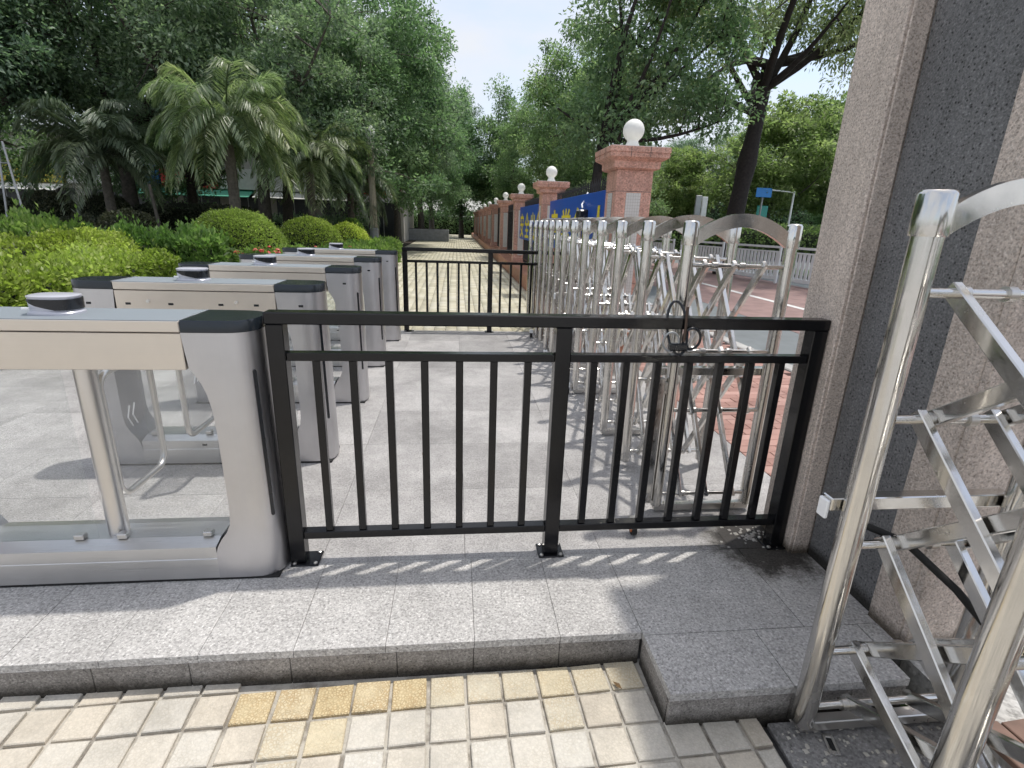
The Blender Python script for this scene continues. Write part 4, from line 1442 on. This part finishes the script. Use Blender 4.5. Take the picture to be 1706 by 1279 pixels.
def crown_mesh(seed, ells, nclump, per, L, mat, clump=.55, flat=.7, droop=.0, shell=.55, wratio=.5):
    """leaf clumps spread through a union of ellipsoids ((cx,cy,cz),(rx,ry,rz)); returns mesh and clump centres"""
    nrng = np.random.default_rng(seed)
    vol = np.array([e[1][0] * e[1][1] * e[1][2] for e in ells]) ** .75
    wh = nrng.choice(len(ells), nclump, p=vol / vol.sum())
    cen = []
    for k in range(nclump):
        (cx, cy, cz), (rx, ry, rz) = ells[wh[k]]
        d = nrng.normal(size=3)
        d /= np.linalg.norm(d)
        rad = shell + (1 - shell) * nrng.random() ** .6
        rad *= 1 + .13 * math.sin(d[0] * 5 + seed) * math.sin(d[1] * 4.1) + .10 * math.sin(d[2] * 7 + seed)
        cen.append((cx + d[0] * rx * rad, cy + d[1] * ry * rad, cz + d[2] * rz * rad))
    cen = np.array(cen)
    csz = clump * nrng.uniform(.6, 1.4, nclump)
    n = nclump * per
    ci = np.repeat(np.arange(nclump), per)
    u = unit(nrng, n)
    rad = nrng.random(n) ** .45
    off = u * (rad * csz[ci])[:, None]
    off[:, 2] *= flat
    P = cen[ci] + off
    D = u * .8 + unit(nrng, n) * .7
    D[:, 2] += -droop
    Nn = unit(nrng, n) * .8 + np.array([0, 0, .9])
    Lf = L * nrng.uniform(.6, 1.4, n)
    rnd = np.clip(nrng.normal(.48, .2, n) + nrng.normal(0, .20, nclump)[ci] + .12 * u[:, 2], 0, 1)
    return leaf_mesh('crown', P, D, Nn, Lf, Lf * wratio, mat, rnd), cen


def trunk_mesh(seed, th, r0, cen, bark, lean=(0, 0), nl=7, fork=None, twig=True, bulge=None):
    rr = random.Random(seed)
    tb = MB()
    pts, rs = [], []
    seg = 9
    for k in range(seg + 1):
        u = k / seg
        pts.append((lean[0] * u + .05 * math.sin(u * 5 + seed) * (1 - u), lean[1] * u, th * u - .1 * (k == 0)))
        r_ = r0 * (1.25 - .25 * min(1, u * 6)) * (1 - .38 * u)
        if bulge and abs(u - bulge) < .09:
            r_ *= 1.22
        rs.append(r_)
    tb.tube(pts, rs, 10)
    top = Vector(pts[-1])
    C2 = [Vector(c_) for c_ in cen]
    # farthest point picking for the main limbs
    ch = [rr.randrange(len(C2))]
    while len(ch) < min(nl, len(C2)):
        best = max(range(len(C2)), key=lambda i: min((C2[i] - C2[j]).length for j in ch))
        ch.append(best)
    allp = []
    for k, i in enumerate(ch):
        base = Vector(pts[rr.choice((-1, -1, -2, -3))])
        lp_ = limb(tb, base, C2[i] * .92 + top * .08, r0 * rr.uniform(.34, .5), .02, -.06 if C2[i].z > top.z else .12, seed * 31 + k, 7, 6)
        allp += lp_[2:]
    if twig:
        for k, c_ in enumerate(C2):
            if k % 2 == 0:
                nbp_ = min(allp, key=lambda p_: (p_ - c_).length)
                if (nbp_ - c_).length > .25:
                    limb(tb, nbp_, c_, r0 * .10, .008, .08, seed * 57 + k, 4, 3)
    return tb.mesh('trunk', bark, 60)


def tree(label, loc, cm, tm, rz=0.0, s=1.0, group=None, name='broadleaf_tree'):
    t = thing(name, label, 'tree', loc, group, rz)
    t.scale = (s, s, s)
    link('trunk', tm, t)
    link('crown', cm, t)
    return t


# three shared dense crowns for the wooded left side
lib = []
specA = [
    (101, [((0, 0, 6.6), (4.0, 4.0, 2.8)), ((1.2, -.8, 4.8), (3.2, 3.0, 1.3)), ((-1.4, .6, 8.8), (2.6, 2.4, 2.0))], 'leaf_dark', 3.2, .26),
    (102, [((0, 0, 7.0), (3.8, 3.8, 3.0)), ((-.8, -.6, 5.0), (3.2, 3.0, 1.4))], 'leaf_dark', 3.0, .24),
    (103, [((0, 0, 5.6), (3.6, 3.6, 3.0)), ((.8, .4, 8.2), (2.6, 2.6, 2.2)), ((-.6, -1, 3.0), (3.0, 2.6, 1.6))], 'leaf_mid', 2.8, .24),
]
for sd, el, mt, th, r0 in specA:
    cm, cen = crown_mesh(sd, el, 330, 210, .125, mt, .62, .7, .15, .50)
    lib.append((cm, trunk_mesh(sd, th, r0, cen, 'bark_grey', (.2, .1), 7)))

GL = 'dense trees behind the hedges'
tree('dense dark tree rising behind the large palm', (-6.6, 19.5, 0), *lib[0], rz=.4, group=GL)
tree('dense dark tree over the left edge, behind the shaded topiaries', (-14.3, 17.0, 0), *lib[1], rz=1.9, s=1.05, group=GL)
tree('tall dark tree at the top left corner of the picture', (-17.5, 15.5, 0), *lib[0], rz=3.0, s=1.15, group=GL)
tree('dense tree whose low right flank borders the open sky beside the path', (-3.6, 24.5, 0), *lib[2], rz=.9, s=1.08, group=GL)
tree('tree with low boughs standing just behind the lamp column', (-3.2, 30.5, 0), *lib[1], rz=4.1, s=.95, group=GL)
tree('dark tree in front of the shops, behind the left palm', (-12.0, 26.5, 0), *lib[2], rz=5.0, s=1.1, group=GL)
tree('dark tree between the left palm and the large palm, farther back', (-8.2, 27.5, 0), *lib[1], rz=.2, s=1.2, group=GL)
tree('dark tree filling the gap between the left palm and the top left corner', (-11.4, 20.8, 0), *lib[0], rz=4.4, s=1.1, group=GL)
tree('dark tree in the far left background beyond the white ladder', (-21, 24, 0), *lib[2], rz=2.4, s=1.25, group=GL)
tree('mid green tree growing from the concrete planter at the path end', (-2.4, 38.5, .3), *lib[2], rz=3.6, s=1.05, group=GL)

# pointed trees far down the path
cm, cen = crown_mesh(120, [((0, 0, 4.2), (2.3, 2.3, 3.2)), ((0, 0, 7.4), (1.5, 1.5, 2.8)), ((0.1, 0, 10.2), (.7, .7, 2.0))], 200, 150, .17, 'leaf_mid', .6, .9, -.1, .35)
pt = (cm, trunk_mesh(120, 4.0, .2, cen, 'bark_grey', (0, 0), 6))
tree('pointed tree left of the pair at the far end of the path', (0.4, 46, 0), *pt, rz=.3, s=1.03, name='pointed_tree', group='far trees at the path end')
tree('pointed tree right of the pair at the far end of the path', (3.6, 45, 0), *pt, rz=2.2, s=1.05, name='pointed_tree', group='far trees at the path end')
tree('bushy far tree between the path end and the pointed pair', (-2.2, 52, 0), *lib[0], rz=2.9, s=1.1, group='far trees at the path end')
tree('far green tree right behind the last wall pilasters', (6.0, 40, 0), *lib[2], rz=4.7, s=1.0, group='far trees at the path end')

# tree right behind the wall
cm, cen = crown_mesh(131, [((1.5, .3, 5.6), (2.1, 2.2, 2.2)), ((.3, 0, 3.8), (1.2, 1.6, .8)), ((1.9, .2, 7.9), (1.8, 1.8, 1.7)), ((2.8, .2, 4.2), (1.1, 1.4, .7))], 175, 180, .115, 'leaf_mid', .55, .7, .25, .45)
tree('leafy tree right behind the wall, above the nearest pilaster ball', (3.25, 13.5, 0), cm, trunk_mesh(131, 3.4, .17, cen, 'bark_dark', (.3, .1), 9))
tree('smaller leafy tree behind the wall, above the third and fourth pilasters', (5.3, 22.5, 0), *lib[2], rz=1.2, s=.85)

# big street tree with a dark trunk
ells = [((0.6, 0, 9.2), (5.6, 4.6, 2.8)), ((-3.0, -.6, 6.6), (2.4, 2.6, 1.7)), ((-2.6, -.8, 5.0), (1.3, 1.6, 1.0)), ((3.6, -.5, 7.4), (2.4, 2.4, 1.4)), ((1.0, -1.5, 7.4), (2.2, 1.5, 1.0))]
cm, cen = crown_mesh(141, ells, 330, 150, .135, 'leaf_olive', .62, .65, .55, .35, .36)
tree('big street tree with a thick dark leaning trunk and spreading limbs', (8.95, 17.0, 0), cm,
     trunk_mesh(141, 6.2, .31, cen, 'bark_dark', (.45, 0), 12, bulge=.55), name='street_tree')

# light green trees beyond the street
cmL, cenL = crown_mesh(151, [((0, 0, 5.0), (3.4, 3.0, 2.4)), ((-1.0, 0, 3.2), (2.6, 2.4, 1.3)), ((.8, 0, 7.2), (1.8, 1.8, 1.3))], 230, 150, .19, 'leaf_light', .62, .55, .1, .45)
tmL = trunk_mesh(151, 2.8, .18, cenL, 'bark_grey', (.1, 0), 7)
GR = 'trees beyond the street'
tree('light green airy tree beyond the street, right of the dark trunk', (17.6, 29.5, 0), cmL, tmL, .2, 1.0, GR)
tree('light green tree beyond the street, next to the granite pillar', (22.5, 31, 0), cmL, tmL, 2.0, 1.05, GR)
tree('light green tree beyond the street, just left of the dark trunk', (14.0, 33.5, 0), cmL, tmL, 4.2, .72, GR)
tree('dark round tree beyond the street, right of the nearest pilaster', (13.2, 37, 0), *lib[0], rz=1.0, s=.60, group=GR)
tree('dark tree deep in the background behind the blue road sign', (21, 39, 0), *lib[1], rz=1.0, s=.85, group=GR)
tree('dark tree deep in the background behind the nearest pilaster', (9.5, 44, 0), *lib[2], rz=5.4, s=.75, group=GR)
tree('dark tree in the background left of the blue road sign', (17, 42, 0), *lib[0], rz=2.2, s=.75, group=GR)
tree('dark tree at the far right background behind the granite pillar', (28, 38, 0), *lib[2], rz=.5, s=1.0, group=GR)


# ---------------------------------------------------------------- palms
def frond_mesh(seed, length, rise, droop, mat, nl=62):
    nrng = np.random.default_rng(seed)
    u = np.linspace(0, 1, 26)
    X = length * (u - .16 * u ** 3)
    Z = rise * np.sin(u * 1.5) - droop * u ** 2.3
    ctr = np.stack([X, np.zeros_like(u), Z], 1)
    # rachis
    rb_ = MB()
    rb_.tube([tuple(p) for p in ctr[::2]], [max(.006, .022 * (1 - k / 13)) for k in range(13)], 5)
    EV = np.array([list(p) for p in rb_.v])
    EF = []
    for f_ in rb_.f:
        for k in range(1, len(f_) - 1):
            EF.append((f_[0], f_[k], f_[k + 1]))
    P, D, Nn, Lf = [], [], [], []
    for k in range(nl):
        t = .10 + .90 * k / (nl - 1)
        p = np.array([np.interp(t, u, ctr[:, j]) for j in range(3)])
        q_ = np.array([np.interp(min(1, t + .03), u, ctr[:, j]) for j in range(3)])
        o_ = np.array([np.interp(max(0, t - .03), u, ctr[:, j]) for j in range(3)])
        tg = (q_ - o_) / np.linalg.norm(q_ - o_)
        ll = .62 * math.sin(math.pi * (.10 + .86 * t)) ** .7 + .10
        for s_ in (-1, 1):
            for dup in range(1):
                d = tg * .75 + np.array([0, s_ * .95, 0]) + np.array([0, 0, .18 - .55 * nrng.random()])
                d /= np.linalg.norm(d)
                # two segments: leaflet then drooping tip
                P.append(p); D.append(d); Lf.append(ll * .62 * nrng.uniform(.85, 1.1))
                Nn.append([0.2 * nrng.normal(), -.3 * s_, 1])
                p2 = p + d * Lf[-1] * .82
                d2 = d * .7 + np.array([0, 0, -.75]) + tg * .15
                P.append(p2); D.append(d2); Lf.append(ll * .55)
                Nn.append([0.2 * nrng.normal(), -.3 * s_, 1])
    n = len(P)
    return leaf_mesh('frond', np.array(P), np.array(D), np.array(Nn), np.array(Lf), np.full(n, .030), mat, np.clip(nrng.normal(.5, .22, n), 0, 1), (EV, EF))


def palm(label, loc, th, nf, seed, mat, fl=2.3, s=1.0, lean=(0, 0)):
    rr = random.Random(seed)
    t = thing('palm_tree', label, 'palm', loc, 'palms behind the hedges', rr.uniform(0, 6))
    t.scale = (s, s, s)
    pts, rs = [], []
    nseg = 26
    for k in range(nseg + 1):
        u = k / nseg
        pts.append((lean[0] * u, lean[1] * u, th * u - .05))
        rs.append((.15 - .03 * u) * (1.0 if k % 2 else .90))
    MB().tube(pts, rs, 12).build('trunk', 'palm_bark', t, 50)
    MB().tube([(lean[0], lean[1], th - .06), (lean[0], lean[1], th + .25), (lean[0], lean[1], th + .5)], [.11, .13, .06], 10).build('crownshaft', mat, t, 50)
    var = [frond_mesh(seed + 1, fl * 1.05, 1.15, .70, mat), frond_mesh(seed + 2, fl * 1.1, .80, 1.15, mat), frond_mesh(seed + 3, fl, .45, 1.6, mat), frond_mesh(seed + 4, fl * .85, 1.45, .45, mat)]
    for k in range(nf):
        u = k / nf
        v = 3 if u < .16 else 0 if u < .42 else 1 if u < .75 else 2
        az = k * 2.399963 + rr.uniform(-.2, .2)
        link('frond', var[v], t, (lean[0], lean[1], th + .36 - .24 * u), (rr.uniform(-.15, .15), rr.uniform(-.12, .12), az), (rr.uniform(.88, 1.1),) * 3)
    return t


palm('large palm with arching feathery fronds rising behind the round topiary', (-5.42, 14.2, 0), 3.0, 34, 201, 'leaf_palm', 1.75)
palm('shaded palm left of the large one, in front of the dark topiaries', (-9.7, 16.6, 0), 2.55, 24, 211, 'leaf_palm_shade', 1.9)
palm('smaller shaded palm right of the large one, nearer the lamp column', (-4.55, 18.0, 0), 2.75, 26, 221, 'leaf_palm', 2.0)
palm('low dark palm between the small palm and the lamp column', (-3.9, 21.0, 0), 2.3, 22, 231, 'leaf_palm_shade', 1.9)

# leaning bare stem in the shade and a large-leaved seedling by the flowers
ls = MB().tube([(-7.15, 14.2, 0), (-7.3, 14.3, .9), (-7.45, 14.4, 2.0)], [.05, .045, .035], 8)
tag(ls.build('bare_stem', 'bark_grey', None, 60), 'thin bare leaning stem in the shade left of the large palm', 'stem')
sd_ = thing('seedling', 'young plant with large pale green leaves left of the red flowers', 'plant', (-3.75, 9.45, 0))
MB().tube([(0, 0, 0), (.02, 0, .5), (.0, 0, .86)], [.014, .01, .007], 6).build('stem', 'leaf_green', sd_, 60)
lv = MB()
lv.add([(0, 0, 0), (.07, .04, .012), (.19, 0, -.02), (.07, -.04, .012)], [(0, 1, 2), (0, 2, 3)])
lvm = lv.mesh('leaf', 'leaf_light')
for k in range(11):
    link('leaf', lvm, sd_, (0.0, 0, .62 + .022 * k), (0, R(-5 + 6 * (k % 4)), k * 2.4), (1.1, 1.1, 1.1))

# ---------------------------------------------------------------- small debris
nrng = np.random.default_rng(77)
db = MB()
for k in range(70):
    a_, r_ = nrng.uniform(0, 6.28), abs(nrng.normal(0, .07))
    x, y = 1.40 + r_ * math.cos(a_) * 1.2, 2.03 + r_ * math.sin(a_)
    s_ = nrng.uniform(.003, .011)
    q_ = [nrng.uniform(.6, 1.3) for _ in range(4)]
    db.add([(x - s_ * q_[0], y - s_, .0005), (x + s_ * q_[1], y - s_ * .7, .0005), (x + s_, y + s_ * q_[2], .0005), (x - s_ * .8, y + s_ * q_[3], .0005), (x, y, s_ * .9)],
           [(0, 1, 4), (1, 2, 4), (2, 3, 4), (3, 0, 4)])
o = kind(db.build('mortar_crumbs', 'rubble'), 'stuff')
tag(o, 'pale mortar crumbs scattered at the foot of the right fence post', 'rubble')
db = MB()
for k in range(150):
    x, y = nrng.uniform(1.02, 1.58), nrng.uniform(.95, 1.2)
    s_ = nrng.uniform(.002, .008)
    q_ = [nrng.uniform(.6, 1.3) for _ in range(4)]
    z = ZL - .003
    db.add([(x - s_ * q_[0], y - s_, z), (x + s_ * q_[1], y - s_ * .7, z), (x + s_, y + s_ * q_[2], z), (x - s_ * .8, y + s_ * q_[3], z), (x, y, z + s_ * .8)],
           [(0, 1, 4), (1, 2, 4), (2, 3, 4), (3, 0, 4)])
o = kind(db.build('grit', 'mortar'), 'stuff')
tag(o, 'dark grit and soil lying along the near gate track', 'grit')
dl = MB().add([(-.02, 0, .002), (0, -.008, .006), (.022, 0, .003), (0, .009, .005)], [(0, 1, 2), (0, 2, 3)]).mesh('fallen_leaf', 'dry_leaf')
for (x, y, l_) in ((-0.2, 3.0, 'small dry leaf on the granite between the fence and the far end'), (0.62, 3.1, 'small dark dry leaf on the granite near the folding gate'), (0.56, 1.365, 'small dry leaf on the yellow tile in the step corner')):
    o = link('fallen_leaf', dl, None, (x, y, .001 if y > 1.45 else ZL + .003), (0, 0, rng.uniform(0, 6)))
    tag(o, l_, 'leaf', 'dry fallen leaves')
